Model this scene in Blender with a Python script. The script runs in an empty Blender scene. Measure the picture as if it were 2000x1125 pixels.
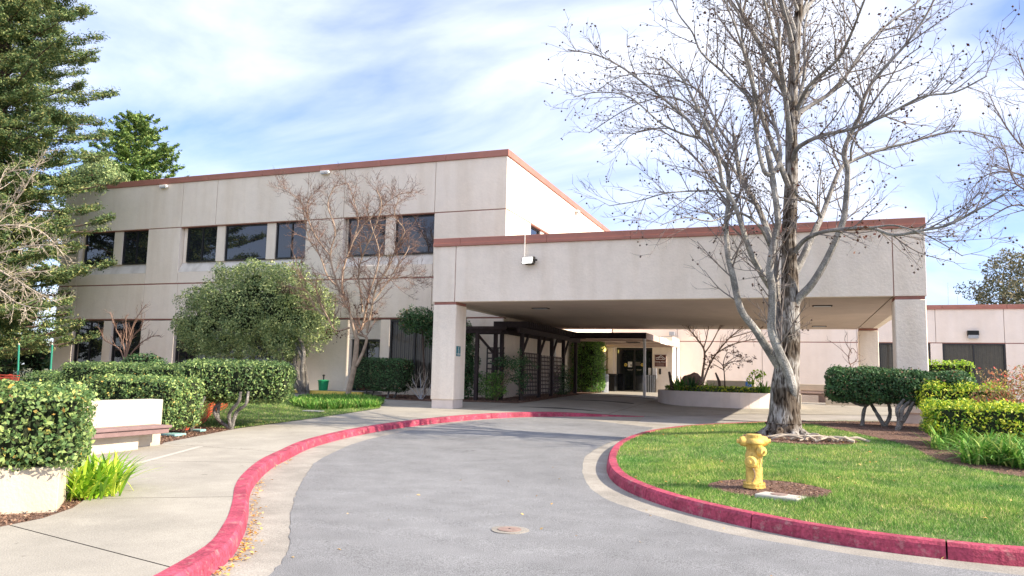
import bpy, bmesh, math, random
import numpy as np
from mathutils import Vector, Matrix, noise as mnoise
from mathutils.geometry import delaunay_2d_cdt
random.seed(7); RNG = np.random.default_rng(11)
S = bpy.context.scene
COL = S.collection
R = math.radians

# ------------------------------------------------------------------ camera
YAW, PITCH, ROLL, FOC, CZ = -0.356791, 0.113209, -0.023025, 1505.75, 1.65
_cy, _sy = math.cos(YAW), math.sin(YAW)
_f = Vector((_sy*math.cos(PITCH), _cy*math.cos(PITCH), math.sin(PITCH)))
_r = Vector((_cy, -_sy, 0)); _d = _f.cross(_r)
_c, _s = math.cos(ROLL), math.sin(ROLL)
RT = _c*_r + _s*_d; DN = -_s*_r + _c*_d; FW = _f
cam_data = bpy.data.cameras.new('camera'); cam = bpy.data.objects.new('camera', cam_data); COL.objects.link(cam)
cam.matrix_world = Matrix(((RT.x, -DN.x, -FW.x, 0), (RT.y, -DN.y, -FW.y, 0), (RT.z, -DN.z, -FW.z, CZ), (0, 0, 0, 1)))
cam_data.sensor_width = 36; cam_data.lens = 36*FOC/2000
cam_data.clip_start = 0.1; cam_data.clip_end = 3000
S.camera = cam
S.render.resolution_x, S.render.resolution_y = 1024, 576

# ------------------------------------------------------------------ light
SUN_EL = R(33); sx, sy_ = 1.0, -0.006
SUN_ROT = math.atan2(sx, sy_)
W = bpy.data.worlds.new('World'); S.world = W; W.use_nodes = True
nt = W.node_tree; nt.nodes.clear()
out = nt.nodes.new('ShaderNodeOutputWorld'); bg = nt.nodes.new('ShaderNodeBackground')
sky = nt.nodes.new('ShaderNodeTexSky'); sky.sky_type = 'NISHITA'; sky.sun_disc = False
sky.sun_elevation = SUN_EL; sky.sun_rotation = SUN_ROT; sky.air_density = 1.0; sky.dust_density = 0.6; sky.ozone_density = 1.6
tc = nt.nodes.new('ShaderNodeTexCoord')
sep = nt.nodes.new('ShaderNodeSeparateXYZ'); nt.links.new(tc.outputs['Generated'], sep.inputs[0])
mx = nt.nodes.new('ShaderNodeMath'); mx.operation = 'ADD'; mx.inputs[1].default_value = 0.22; nt.links.new(sep.outputs[2], mx.inputs[0])
mz = nt.nodes.new('ShaderNodeMath'); mz.operation = 'MAXIMUM'; mz.inputs[1].default_value = 0.08; nt.links.new(mx.outputs[0], mz.inputs[0])
dv = nt.nodes.new('ShaderNodeVectorMath'); dv.operation = 'DIVIDE'
cmb = nt.nodes.new('ShaderNodeCombineXYZ')
for i in range(3): nt.links.new(mz.outputs[0], cmb.inputs[i])
nt.links.new(tc.outputs['Generated'], dv.inputs[0]); nt.links.new(cmb.outputs[0], dv.inputs[1])
mp = nt.nodes.new('ShaderNodeMapping'); mp.inputs['Scale'].default_value = (1.0, 1.7, 0.6); mp.inputs['Rotation'].default_value = (0, 0, R(38)); mp.inputs['Location'].default_value = (0.9, 0.35, 0)
nt.links.new(dv.outputs[0], mp.inputs[0])
nz = nt.nodes.new('ShaderNodeTexNoise'); nz.inputs['Scale'].default_value = 1.15; nz.inputs['Detail'].default_value = 7; nz.inputs['Roughness'].default_value = 0.52; nz.inputs['Distortion'].default_value = 0.5
nt.links.new(mp.outputs[0], nz.inputs['Vector'])
cr = nt.nodes.new('ShaderNodeValToRGB'); cr.color_ramp.elements[0].position = 0.36; cr.color_ramp.elements[0].color = (.10, .10, .10, 1)
cr.color_ramp.elements[1].position = 0.66; cr.color_ramp.elements[1].color = (.95, .95, .95, 1)
nt.links.new(nz.outputs['Fac'], cr.inputs[0])
mix = nt.nodes.new('ShaderNodeMixRGB'); nt.links.new(cr.outputs[0], mix.inputs[0])
tnt = nt.nodes.new('ShaderNodeMixRGB'); tnt.blend_type = 'MULTIPLY'; tnt.inputs[0].default_value = 1; tnt.inputs[2].default_value = (.46, .50, .70, 1); nt.links.new(sky.outputs[0], tnt.inputs[1]); nt.links.new(tnt.outputs[0], mix.inputs[1]); mix.inputs[2].default_value = (3.15, 3.33, 3.85, 1)
nt.links.new(mix.outputs[0], bg.inputs[0]); bg.inputs[1].default_value = 0.083
nt.links.new(bg.outputs[0], out.inputs[0])
sun = bpy.data.lights.new('sun', 'SUN'); sun.energy = 2.0; sun.angle = R(0.6); sun.color = (1, .875, .70)
so = bpy.data.objects.new('sun', sun); COL.objects.link(so)
sd = Vector((sx*math.cos(SUN_EL), sy_*math.cos(SUN_EL), math.sin(SUN_EL))).normalized()
so.rotation_euler = sd.to_track_quat('Z', 'Y').to_euler(); so.location = (30, 10, 40)
S.view_settings.view_transform = 'Standard'; S.view_settings.look = 'None'
S.view_settings.gamma = 1; S.view_settings.use_curve_mapping = False; S.view_settings.exposure = 2.32

# ------------------------------------------------------------------ positions
def g(y):
    t = min(max((y-4)/34, 0), 1); return .75*t*t*(3-2*t)
def sm(t):
    t = min(max(t, 0), 1); return t*t*(3-2*t)
def ray(px, py): return RT*((px-1000)/FOC) + DN*((py-562.5)/FOC) + FW
def at(px, py, Y):                                   # point of the plane at depth Y seen in that direction
    d = ray(px, py); t = Y/d.y; return Vector((d.x*t, Y, CZ+d.z*t))
def gnd(px, py, dz=0.0):                             # point of the terrain seen in that direction
    z = dz; d = ray(px, py); p = Vector((0, 0, 0))
    for _ in range(60):
        t = (z-CZ)/d.z; p = Vector((d.x*t, d.y*t, z)); z = z*.5+.5*(g(p.y)+dz)
    return p
def dzw(x, y):
    if y < 20.5 or x < -7.5: return .15
    return .012 + .138*(1-sm((x+7.5)/3.2))
def zw(x, y): return g(y)+dzw(x, y)

# ------------------------------------------------------------------ materials
def mat_base(name):
    m = bpy.data.materials.new(name); m.use_nodes = True; n = m.node_tree
    return m, n, n.nodes['Principled BSDF']
def mat(name, col, rough=.8, var=.12, scale=6., bump=0., bscale=40., metal=0., spec=.3, big=None, detail=6, stain=None, fine=None):
    m, n, b = mat_base(name)
    b.inputs['Roughness'].default_value = rough; b.inputs['Metallic'].default_value = metal
    b.inputs['Specular IOR Level'].default_value = spec
    t = n.nodes.new('ShaderNodeTexCoord'); src = t.outputs['Object']
    geo = n.nodes.new('ShaderNodeNewGeometry'); pos = geo.outputs['Position']
    nz = n.nodes.new('ShaderNodeTexNoise'); nz.inputs['Scale'].default_value = scale; nz.inputs['Detail'].default_value = detail; nz.inputs['Roughness'].default_value = .6
    n.links.new(pos, nz.inputs['Vector'])
    r = n.nodes.new('ShaderNodeValToRGB'); r.color_ramp.elements[0].position = .3; r.color_ramp.elements[1].position = .7
    a = [max(0, c*(1-var)) for c in col]; c2 = [min(1, c*(1+var)) for c in col]
    r.color_ramp.elements[0].color = (*a, 1); r.color_ramp.elements[1].color = (*c2, 1)
    n.links.new(nz.outputs['Fac'], r.inputs[0]); colout = r.outputs[0]
    def mult(fac_out, lo, hi, p0, p1, colout, tint=(1, 1, 1)):
        rr = n.nodes.new('ShaderNodeValToRGB'); rr.color_ramp.elements[0].position = p0; rr.color_ramp.elements[1].position = p1
        rr.color_ramp.elements[0].color = (lo*tint[0], lo*tint[1], lo*tint[2], 1); rr.color_ramp.elements[1].color = (hi, hi, hi, 1)
        n.links.new(fac_out, rr.inputs[0])
        mm = n.nodes.new('ShaderNodeMixRGB'); mm.blend_type = 'MULTIPLY'; mm.inputs[0].default_value = 1
        n.links.new(colout, mm.inputs[1]); n.links.new(rr.outputs[0], mm.inputs[2]); return mm.outputs[0]
    if big:
        nb = n.nodes.new('ShaderNodeTexNoise'); nb.inputs['Scale'].default_value = big[0]; nb.inputs['Detail'].default_value = 5; nb.inputs['Distortion'].default_value = .4
        n.links.new(pos, nb.inputs['Vector']); colout = mult(nb.outputs['Fac'], 1-big[1], 1+big[1]*.3, .35, .65, colout)
    if fine:
        nf = n.nodes.new('ShaderNodeTexNoise'); nf.inputs['Scale'].default_value = fine[0]; nf.inputs['Detail'].default_value = 2
        n.links.new(pos, nf.inputs['Vector']); colout = mult(nf.outputs['Fac'], 1-fine[1], 1+fine[1], .35, .65, colout)
    if stain:
        mpn = n.nodes.new('ShaderNodeMapping'); mpn.inputs['Scale'].default_value = (stain[0], stain[0], stain[0]*.12)
        n.links.new(pos, mpn.inputs[0]); ns = n.nodes.new('ShaderNodeTexNoise'); ns.inputs['Scale'].default_value = 1; ns.inputs['Detail'].default_value = 4
        n.links.new(mpn.outputs[0], ns.inputs['Vector']); colout = mult(ns.outputs['Fac'], 1-stain[1], 1, .32, .55, colout, (1, .98, .95))
    n.links.new(colout, b.inputs['Base Color'])
    if bump:
        bn = n.nodes.new('ShaderNodeTexNoise'); bn.inputs['Scale'].default_value = bscale; bn.inputs['Detail'].default_value = 4
        n.links.new(pos, bn.inputs['Vector']); bp = n.nodes.new('ShaderNodeBump'); bp.inputs['Strength'].default_value = bump; bp.inputs['Distance'].default_value = .03
        n.links.new(bn.outputs['Fac'], bp.inputs['Height']); n.links.new(bp.outputs[0], b.inputs['Normal'])
    return m
def leafmat(name, cols, trans=.35, rough=.5, spec=.3, gain=1.75):
    cols = [(p, tuple(min(.8, v*gain) for v in c)) for p, c in cols]
    m = bpy.data.materials.new(name); m.use_nodes = True; n = m.node_tree; b = n.nodes['Principled BSDF']; o = n.nodes['Material Output']
    ge = n.nodes.new('ShaderNodeNewGeometry'); r = n.nodes.new('ShaderNodeValToRGB')
    el = r.color_ramp.elements
    while len(el) < len(cols): el.new(.5)
    for i, (p, c) in enumerate(cols): el[i].position = p; el[i].color = (*c, 1)
    n.links.new(ge.outputs['Random Per Island'], r.inputs[0])
    nb = n.nodes.new('ShaderNodeTexNoise'); nb.inputs['Scale'].default_value = 2.2; nb.inputs['Detail'].default_value = 3; n.links.new(ge.outputs['Position'], nb.inputs['Vector'])
    rr = n.nodes.new('ShaderNodeValToRGB'); rr.color_ramp.elements[0].position = .3; rr.color_ramp.elements[1].position = .7
    rr.color_ramp.elements[0].color = (.72, .74, .74, 1); rr.color_ramp.elements[1].color = (1.25, 1.2, 1.1, 1); n.links.new(nb.outputs['Fac'], rr.inputs[0])
    mm = n.nodes.new('ShaderNodeMixRGB'); mm.blend_type = 'MULTIPLY'; mm.inputs[0].default_value = 1; n.links.new(r.outputs[0], mm.inputs[1]); n.links.new(rr.outputs[0], mm.inputs[2])
    if name == 'grass_blades':
        n3 = n.nodes.new('ShaderNodeTexNoise'); n3.inputs['Scale'].default_value = .55; n3.inputs['Detail'].default_value = 6; n3.inputs['Roughness'].default_value = .65; n.links.new(ge.outputs['Position'], n3.inputs['Vector'])
        r3 = n.nodes.new('ShaderNodeValToRGB'); r3.color_ramp.elements[0].position = .36; r3.color_ramp.elements[1].position = .66; r3.color_ramp.elements[0].color = (.72, .88, .95, 1); r3.color_ramp.elements[1].color = (1.5, 1.15, 1.25, 1); n.links.new(n3.outputs['Fac'], r3.inputs[0])
        m3 = n.nodes.new('ShaderNodeMixRGB'); m3.blend_type = 'MULTIPLY'; m3.inputs[0].default_value = 1; n.links.new(mm.outputs[0], m3.inputs[1]); n.links.new(r3.outputs[0], m3.inputs[2]); mm = m3
    n.links.new(mm.outputs[0], b.inputs['Base Color']); b.inputs['Roughness'].default_value = rough; b.inputs['Specular IOR Level'].default_value = spec
    tr = n.nodes.new('ShaderNodeBsdfTranslucent'); n.links.new(mm.outputs[0], tr.inputs[0])
    mxs = n.nodes.new('ShaderNodeMixShader'); mxs.inputs[0].default_value = trans
    n.links.new(b.outputs[0], mxs.inputs[1]); n.links.new(tr.outputs[0], mxs.inputs[2]); n.links.new(mxs.outputs[0], o.inputs[0])
    return m
def glassmat(name, transp, tint=(.012, .014, .018)):
    m = bpy.data.materials.new(name); m.use_nodes = True; n = m.node_tree; b = n.nodes['Principled BSDF']; o = n.nodes['Material Output']
    b.inputs['Base Color'].default_value = (*tint, 1); b.inputs['Roughness'].default_value = .02; b.inputs['Specular IOR Level'].default_value = 1.0
    ge = n.nodes.new('ShaderNodeNewGeometry'); nb = n.nodes.new('ShaderNodeTexNoise'); nb.inputs['Scale'].default_value = .5; n.links.new(ge.outputs['Position'], nb.inputs['Vector'])
    bp = n.nodes.new('ShaderNodeBump'); bp.inputs['Strength'].default_value = .12; bp.inputs['Distance'].default_value = .02; n.links.new(nb.outputs['Fac'], bp.inputs['Height']); n.links.new(bp.outputs[0], b.inputs['Normal'])
    if transp:
        t = n.nodes.new('ShaderNodeBsdfTransparent'); t.inputs[0].default_value = (.75, .75, .73, 1)
        ms = n.nodes.new('ShaderNodeMixShader'); ms.inputs[0].default_value = transp
        n.links.new(b.outputs[0], ms.inputs[1]); n.links.new(t.outputs[0], ms.inputs[2]); n.links.new(ms.outputs[0], o.inputs[0])
    return m
M = {}
M['stucco'] = mat('stucco', (.88, .775, .65), .9, .03, 3, .22, 9, stain=(1.7, .075), big=(.35, .05), fine=(60, .04))
M['stucco_rough'] = mat('stucco_rough', (.88, .775, .655), .92, .04, 5, .4, 14, stain=(1.8, .10), big=(.5, .05), fine=(50, .05))
M['stucco_wing'] = mat('stucco_wing', (.86, .75, .66), .9, .03, 3, .3, 14, stain=(1.2, .05), big=(.4, .05))
M['sillpaint'] = mat('sill_paint', (.76, .70, .62), .85, .05, 4, .2, 20, stain=(2, .2))
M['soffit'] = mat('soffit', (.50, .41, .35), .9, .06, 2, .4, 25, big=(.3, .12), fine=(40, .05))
M['reveal'] = mat('reveal', (.33, .15, .12), .85, .1, 4)
M['coping'] = mat('coping_metal', (.40, .17, .125), .55, .09, 1.5, spec=.4, big=(.8, .08))
M['darkframe'] = mat('window_frame', (.018, .017, .018), .4, .1, 4, spec=.5)
M['glass'] = glassmat('dark_glass', 0)
M['glass_clear'] = glassmat('clear_glass', .72)
M['blind'] = mat('blind', (.30, .265, .215), .8, .1, 8)
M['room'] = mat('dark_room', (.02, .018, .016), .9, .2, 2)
M['asphalt'] = mat('asphalt', (.245, .248, .252), .93, .12, 2.2, .5, 160, big=(.35, .14), fine=(110, .42))
def crack(m, sc, wid, dark, seed=0., amt=.55, worn=True):
    n = m.node_tree; b = n.nodes['Principled BSDF']; old = b.inputs['Base Color'].links[0].from_socket; ge = n.nodes.new('ShaderNodeNewGeometry')
    nz_ = n.nodes.new('ShaderNodeTexNoise'); nz_.inputs['Scale'].default_value = 1.3; nz_.inputs['Detail'].default_value = 6; n.links.new(ge.outputs['Position'], nz_.inputs['Vector'])
    ad = n.nodes.new('ShaderNodeVectorMath'); ad.operation = 'MULTIPLY_ADD'; ad.inputs[1].default_value = (1.6, 1.6, 0); n.links.new(nz_.outputs['Color'], ad.inputs[0]); n.links.new(ge.outputs['Position'], ad.inputs[2])
    vo = n.nodes.new('ShaderNodeTexVoronoi'); vo.feature = 'DISTANCE_TO_EDGE'; vo.inputs['Scale'].default_value = sc; n.links.new(ad.outputs[0], vo.inputs['Vector'])
    r1 = n.nodes.new('ShaderNodeValToRGB'); r1.color_ramp.elements[0].position = 0; r1.color_ramp.elements[1].position = wid; r1.color_ramp.elements[0].color = (dark, dark, dark, 1); n.links.new(vo.outputs['Distance'], r1.inputs[0])
    ms = n.nodes.new('ShaderNodeTexNoise'); ms.inputs['Scale'].default_value = .45; ms.inputs['Detail'].default_value = 3; n.links.new(ge.outputs['Position'], ms.inputs['Vector'])
    r2 = n.nodes.new('ShaderNodeValToRGB'); r2.color_ramp.elements[0].position = amt-.02; r2.color_ramp.elements[1].position = amt+.03; n.links.new(ms.outputs['Fac'], r2.inputs[0])
    mm = n.nodes.new('ShaderNodeMixRGB'); mm.blend_type = 'MULTIPLY'; n.links.new(r2.outputs[0], mm.inputs[0]); n.links.new(old, mm.inputs[1]); n.links.new(r1.outputs[0], mm.inputs[2]); o_ = mm.outputs[0]
    if worn:
        for s_, p0, p1, c in ((.9, .62, .72, .88), (5.5, .71, .75, .6), (.22, .35, .62, .93)):
            w_ = n.nodes.new('ShaderNodeTexNoise'); w_.inputs['Scale'].default_value = s_; w_.inputs['Detail'].default_value = 4; w_.inputs['Distortion'].default_value = .6; n.links.new(ge.outputs['Position'], w_.inputs['Vector'])
            r3 = n.nodes.new('ShaderNodeValToRGB'); r3.color_ramp.elements[0].position = p0; r3.color_ramp.elements[1].position = p1; r3.color_ramp.elements[0].color = (1, 1, 1, 1); r3.color_ramp.elements[1].color = (c, c, c, 1); n.links.new(w_.outputs['Fac'], r3.inputs[0])
            m3 = n.nodes.new('ShaderNodeMixRGB'); m3.blend_type = 'MULTIPLY'; m3.inputs[0].default_value = 1; n.links.new(o_, m3.inputs[1]); n.links.new(r3.outputs[0], m3.inputs[2]); o_ = m3.outputs[0]
    n.links.new(o_, b.inputs['Base Color'])
crack(M['asphalt'], .38, .006, .45, amt=.60)
M['concrete'] = mat('concrete', (.40, .385, .345), .92, .08, 3, .25, 90, big=(.7, .13), fine=(70, .12))
M['walk'] = mat('walk_concrete', (.37, .345, .295), .92, .08, 2.4, .25, 90, big=(.9, .14), fine=(80, .13))
M['driveconc'] = mat('drive_concrete', (.36, .34, .315), .9, .1, 1.5, .2, 70, big=(.5, .2), fine=(60, .1))
M['gutter'] = mat('gutter_concrete', (.34, .315, .275), .93, .12, 3, .3, 90, big=(1.2, .2), fine=(70, .2))
crack(M['walk'], .30, .004, .6, amt=.60)
M['joint'] = mat('joint_dark', (.06, .055, .05), .95, .2, 20)
M['paleband'] = mat('pale_band', (.46, .435, .385), .9, .08, 6)
def kerbmat():
    m = mat('red_kerb_paint', (.40, .062, .105), .8, .2, 5, .3, 60, big=(2.2, .3), fine=(30, .25)); n = m.node_tree; b = n.nodes['Principled BSDF']
    ge = n.nodes.new('ShaderNodeNewGeometry'); nz = n.nodes.new('ShaderNodeTexNoise'); nz.inputs['Scale'].default_value = 7; nz.inputs['Detail'].default_value = 8; nz.inputs['Roughness'].default_value = .7
    n.links.new(ge.outputs['Position'], nz.inputs['Vector']); r = n.nodes.new('ShaderNodeValToRGB'); r.color_ramp.elements[0].position = .55; r.color_ramp.elements[1].position = .66
    r.color_ramp.elements[1].color = (.8, .8, .8, 1); n.links.new(nz.outputs['Fac'], r.inputs[0])
    old = b.inputs['Base Color'].links[0].from_socket
    mm = n.nodes.new('ShaderNodeMixRGB'); n.links.new(r.outputs[0], mm.inputs[0]); n.links.new(old, mm.inputs[1]); mm.inputs[2].default_value = (.40, .20, .19, 1)
    n.links.new(mm.outputs[0], b.inputs['Base Color']); return m
M['kerb'] = kerbmat()
M['soil'] = mat('soil', (.16, .095, .07), .95, .45, 14, .9, 45, fine=(40, .4))
M['turf'] = mat('turf_base', (.13, .165, .055), .95, .35, 3, .6, 60, fine=(45, .35))
M['earth'] = mat('earth', (.13, .13, .07), .95, .3, .5, .3, 3)
M['mulch'] = leafmat('mulch_chips', [(0, (.09, .05, .035)), (.5, (.22, .13, .095)), (1, (.38, .27, .2))], .0, .9, .1, 1.1)
M['grass'] = leafmat('grass_blades', [(0, (.045, .115, .022)), (.45, (.085, .19, .035)), (.8, (.17, .27, .065)), (1, (.42, .40, .2))], .3, .7, .1)
M['hedge'] = leafmat('hedge_leaf', [(0, (.032, .07, .024)), (.5, (.08, .135, .045)), (.85, (.18, .235, .085)), (.97, (.22, .28, .09)), (1, (.5, .22, .05))], .25, .45, .3, 2.05)
M['hedge_back'] = leafmat('hedge_leaf_dark', [(0, (.028, .06, .022)), (.5, (.065, .115, .038)), (.9, (.16, .205, .075)), (1, (.2, .26, .09))], .25, .45, .3, 2.05)
M['darkleaf'] = leafmat('dark_leaf', [(0, (.018, .05, .02)), (.55, (.04, .095, .035)), (.93, (.08, .14, .06)), (1, (.22, .1, .07))], .2, .45, .3)
M['olive'] = leafmat('olive_leaf', [(0, (.045, .075, .032)), (.5, (.11, .15, .065)), (.9, (.23, .27, .12)), (1, (.32, .33, .16))], .25, .5, .3, 2.2)
M['yellowgreen'] = leafmat('variegated_leaf', [(0, (.06, .15, .02)), (.35, (.16, .32, .03)), (.7, (.55, .62, .05)), (1, (.8, .72, .12))], .35, .45, .4, 1.25)
M['lime'] = leafmat('lime_leaf', [(0, (.10, .24, .02)), (.5, (.25, .46, .03)), (1, (.55, .62, .08))], .4, .4, .4, 1.25)
M['dusky'] = leafmat('dusky_leaf', [(0, (.05, .06, .035)), (.5, (.11, .11, .07)), (1, (.22, .19, .13))], .3, .7, .1)
M['strap'] = leafmat('strap_leaf', [(0, (.06, .17, .03)), (.6, (.13, .30, .05)), (1, (.34, .40, .12))], .3, .55, .2, 1.25)
M['bamboo'] = leafmat('bamboo_leaf', [(0, (.02, .055, .018)), (.5, (.06, .14, .03)), (1, (.18, .32, .06))], .4, .4, .4)
M['redleaf'] = leafmat('reddish_leaf', [(0, (.12, .13, .05)), (.5, (.24, .19, .09)), (.8, (.36, .16, .10)), (1, (.5, .06, .05))], .3, .5)
M['brownleaf'] = leafmat('brown_leaf', [(0, (.10, .035, .03)), (.5, (.19, .07, .05)), (1, (.3, .15, .09))], .1, .8, .1, .6)
M['yellowleaf'] = leafmat('yellow_leaf', [(0, (.42, .20, .05)), (.5, (.62, .36, .10)), (1, (.8, .58, .25))], .2, .7, gain=1)
M['needle'] = leafmat('conifer_needle', [(0, (.02, .042, .02)), (.45, (.05, .08, .035)), (.8, (.10, .12, .05)), (1, (.17, .16, .07))], .3, .6, .15, 2.9)
M['needle2'] = leafmat('conifer_needle_light', [(0, (.03, .065, .02)), (.5, (.07, .12, .035)), (1, (.20, .24, .08))], .2, .6, .2, 2.4)
M['bark'] = mat('grey_bark', (.21, .195, .175), .95, .35, 7, 1.0, 24, big=(3, .5), fine=(45, .4))
M['barkdark'] = mat('dark_bark', (.10, .07, .055), .95, .35, 10, .8, 30)
M['barktan'] = mat('tan_bark', (.36, .265, .195), .8, .3, 6, .4, 20)
M['twig'] = mat('twig', (.20, .17, .155), .9, .2, 6)
M['twigtan'] = mat('twig_tan', (.23, .145, .11), .9, .2, 6)
M['twigpale'] = mat('twig_pale', (.45, .38, .30), .9, .2, 6)
M['hydrant'] = mat('yellow_paint', (.80, .55, .14), .55, .12, 9, .35, 40, spec=.35, big=(7, .28), fine=(90, .08), stain=(16, .35))
M['metal'] = mat('steel', (.35, .35, .36), .45, .15, 10, metal=.7)
M['rust'] = mat('rusty_iron', (.28, .2, .17), .8, .25, 20, .4, 60)
M['darkwood'] = mat('dark_wood', (.035, .024, .024), .8, .3, 8, .3, 30)
M['black'] = mat('black', (.012, .012, .012), .5, .1, 5)
M['whitepaint'] = mat('white_paint', (.78, .76, .72), .5, .04, 5)
M['fasciapaint'] = mat('fascia_paint', (.50, .38, .33), .7, .08, 3)
M['cream'] = mat('cream_wall', (.60, .53, .42), .88, .05, 3, .25, 25, stain=(2, .09), big=(1, .08))
M['bench'] = mat('bench_board', (.22, .145, .14), .7, .12, 6, .2, 30)
M['planter'] = mat('planter_stucco', (.72, .63, .57), .9, .05, 3, .3, 25, stain=(2, .08))
M['rock'] = mat('boulder_rock', (.25, .17, .13), .9, .45, 3, 1., 8)
M['trash'] = mat('grey_slats', (.38, .40, .43), .5, .1, 6)
M['yellowline'] = mat('yellow_line', (.75, .55, .12), .7, .15, 6)
M['greenplastic'] = mat('green_plastic', (.02, .30, .12), .4, .1, 6)
M['greenmetal'] = mat('green_metal', (.03, .22, .15), .5, .1, 6)
M['orange'] = mat('orange_plastic', (.85, .12, .06), .5, .1, 6)
M['teal'] = mat('teal_sign', (.02, .17, .20), .5, .05, 6)
M['bluesign'] = mat('blue_sign', (.08, .25, .62), .5, .05, 6)
M['signbrown'] = mat('brown_sign', (.11, .035, .03), .5, .1, 6)
M['lid'] = mat('utility_lid', (.25, .42, .40), .6, .15, 6)
M['paleleaf'] = leafmat('pale_leaf', [(0, (.3, .3, .22)), (1, (.5, .5, .4))], .2)
def emat(name, c, s):
    m = bpy.data.materials.new(name); m.use_nodes = True; b = m.node_tree.nodes['Principled BSDF']
    b.inputs['Base Color'].default_value = (*c, 1); b.inputs['Emission Color'].default_value = (*c, 1); b.inputs['Emission Strength'].default_value = s; return m
M['lampglass'] = emat('lamp_glass', (1, .98, .93), 1.3)
M['yellowlamp'] = emat('yellow_lamp', (1, .8, .2), 1.0)

# ------------------------------------------------------------------ helpers
def origin(o):
    v = Vector((0, 0, 0))
    while o: v += o.location; o = o.parent
    return v
def tag(o, label=None, cat=None, group=None, kind=None):
    if label: o['label'] = label
    if cat: o['category'] = cat
    if group: o['group'] = group
    if kind: o['kind'] = kind
    return o
def thing(name, label, cat, loc, group=None):
    o = bpy.data.objects.new(name, None); COL.objects.link(o); o.location = loc; o.empty_display_size = .2
    return tag(o, label, cat, group)
class MB:
    def __init__(s): s.v = []; s.f = []; s.sm = []
    def add(s, v, f, smooth=False):
        n = len(s.v); s.v += [tuple(p) for p in v]; s.f += [tuple(i+n for i in q) for q in f]; s.sm += [smooth]*len(f); return s
    def box(s, x0, x1, y0, y1, z0, z1):
        return s.add([(x0, y0, z0), (x1, y0, z0), (x1, y1, z0), (x0, y1, z0), (x0, y0, z1), (x1, y0, z1), (x1, y1, z1), (x0, y1, z1)],
                     [(3, 2, 1, 0), (4, 5, 6, 7), (0, 1, 5, 4), (1, 2, 6, 5), (2, 3, 7, 6), (3, 0, 4, 7)])
    def obox(s, c, u, hu, hv, z0, z1):                 # box turned to direction u in plan
        u = Vector((u[0], u[1], 0)).normalized(); v = Vector((-u.y, u.x, 0)); P = []
        for z in (z0, z1):
            for a, b in ((-1, -1), (1, -1), (1, 1), (-1, 1)):
                p = Vector((c[0], c[1], 0))+u*hu*a+v*hv*b; P.append((p.x, p.y, z))
        return s.add(P, [(3, 2, 1, 0), (4, 5, 6, 7), (0, 1, 5, 4), (1, 2, 6, 5), (2, 3, 7, 6), (3, 0, 4, 7)])
    def beam(s, a, b, w, h):
        a, b = Vector(a), Vector(b); d = (b-a).normalized(); up = Vector((0, 0, 1)) if abs(d.z) < .95 else Vector((1, 0, 0))
        r = d.cross(up).normalized()*w*.5; u = r.cross(d).normalized()*h*.5; P = []
        for p in (a, b):
            for i, j in ((-1, -1), (1, -1), (1, 1), (-1, 1)): P.append(p+r*i+u*j)
        return s.add(P, [(3, 2, 1, 0), (4, 5, 6, 7), (0, 1, 5, 4), (1, 2, 6, 5), (2, 3, 7, 6), (3, 0, 4, 7)])
    def tube(s, pts, rad, k=6, caps=True):
        pts = [Vector(p) for p in pts]; n = len(pts)
        if not hasattr(rad, '__len__'): rad = [rad]*n
        t0 = (pts[1]-pts[0]).normalized(); ref = Vector((1, 0, 0)) if abs(t0.x) < .8 else Vector((0, 1, 0)); nrm = t0.cross(ref).normalized(); V = []
        for i in range(n):
            t = (pts[min(i+1, n-1)]-pts[max(i-1, 0)]).normalized(); nrm = (nrm-t*nrm.dot(t)).normalized(); b = t.cross(nrm)
            for j in range(k):
                a = 2*math.pi*j/k; V.append(pts[i]+(nrm*math.cos(a)+b*math.sin(a))*rad[i])
        F = [(i*k+j, i*k+(j+1) % k, (i+1)*k+(j+1) % k, (i+1)*k+j) for i in range(n-1) for j in range(k)]
        if caps: F += [tuple(range(k-1, -1, -1)), tuple((n-1)*k+j for j in range(k))]
        return s.add(V, F, True)
    def lathe(s, prof, c, k=24, axis=(0, 0, 1)):
        ax = Vector(axis).normalized(); ref = Vector((1, 0, 0)) if abs(ax.x) < .8 else Vector((0, 0, 1)); u = ax.cross(ref).normalized(); w = ax.cross(u); V = []
        for r, h in prof:
            for j in range(k):
                a = 2*math.pi*j/k; V.append(Vector(c)+ax*h+(u*math.cos(a)+w*math.sin(a))*r)
        n = len(prof); F = [(i*k+j, i*k+(j+1) % k, (i+1)*k+(j+1) % k, (i+1)*k+j) for i in range(n-1) for j in range(k)]
        F += [tuple(range(k-1, -1, -1)), tuple((n-1)*k+j for j in range(k))]
        return s.add(V, F, True)
    def prism(s, poly, z0, z1):
        n = len(poly); V = [(p[0], p[1], z0) for p in poly]+[(p[0], p[1], z1) for p in poly]
        return s.add(V, [tuple(range(n-1, -1, -1)), tuple(range(n, 2*n))]+[(i, (i+1) % n, n+(i+1) % n, n+i) for i in range(n)])
    def build(s, name, m, parent=None, bevel=0, loc=None, **kw):
        off = origin(parent) if parent else Vector(loc or (0, 0, 0))
        me = bpy.data.meshes.new(name); me.from_pydata([(x-off.x, y-off.y, z-off.z) for x, y, z in s.v], [], s.f)
        me.polygons.foreach_set('use_smooth', s.sm)
        me.materials.append(m); me.update()
        if any(s.sm):
            try: me.set_sharp_from_angle(angle=R(38))
            except Exception: pass
        o = bpy.data.objects.new(name, me); COL.objects.link(o)
        if parent: o.parent = parent
        elif loc: o.location = loc
        if bevel:
            bm = bmesh.new(); bm.from_mesh(me); bmesh.ops.bevel(bm, geom=[e for e in bm.edges], offset=bevel, segments=1, affect='EDGES', clamp_overlap=True); bm.to_mesh(me); bm.free()
        if kw: tag(o, **kw)
        return o
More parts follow.
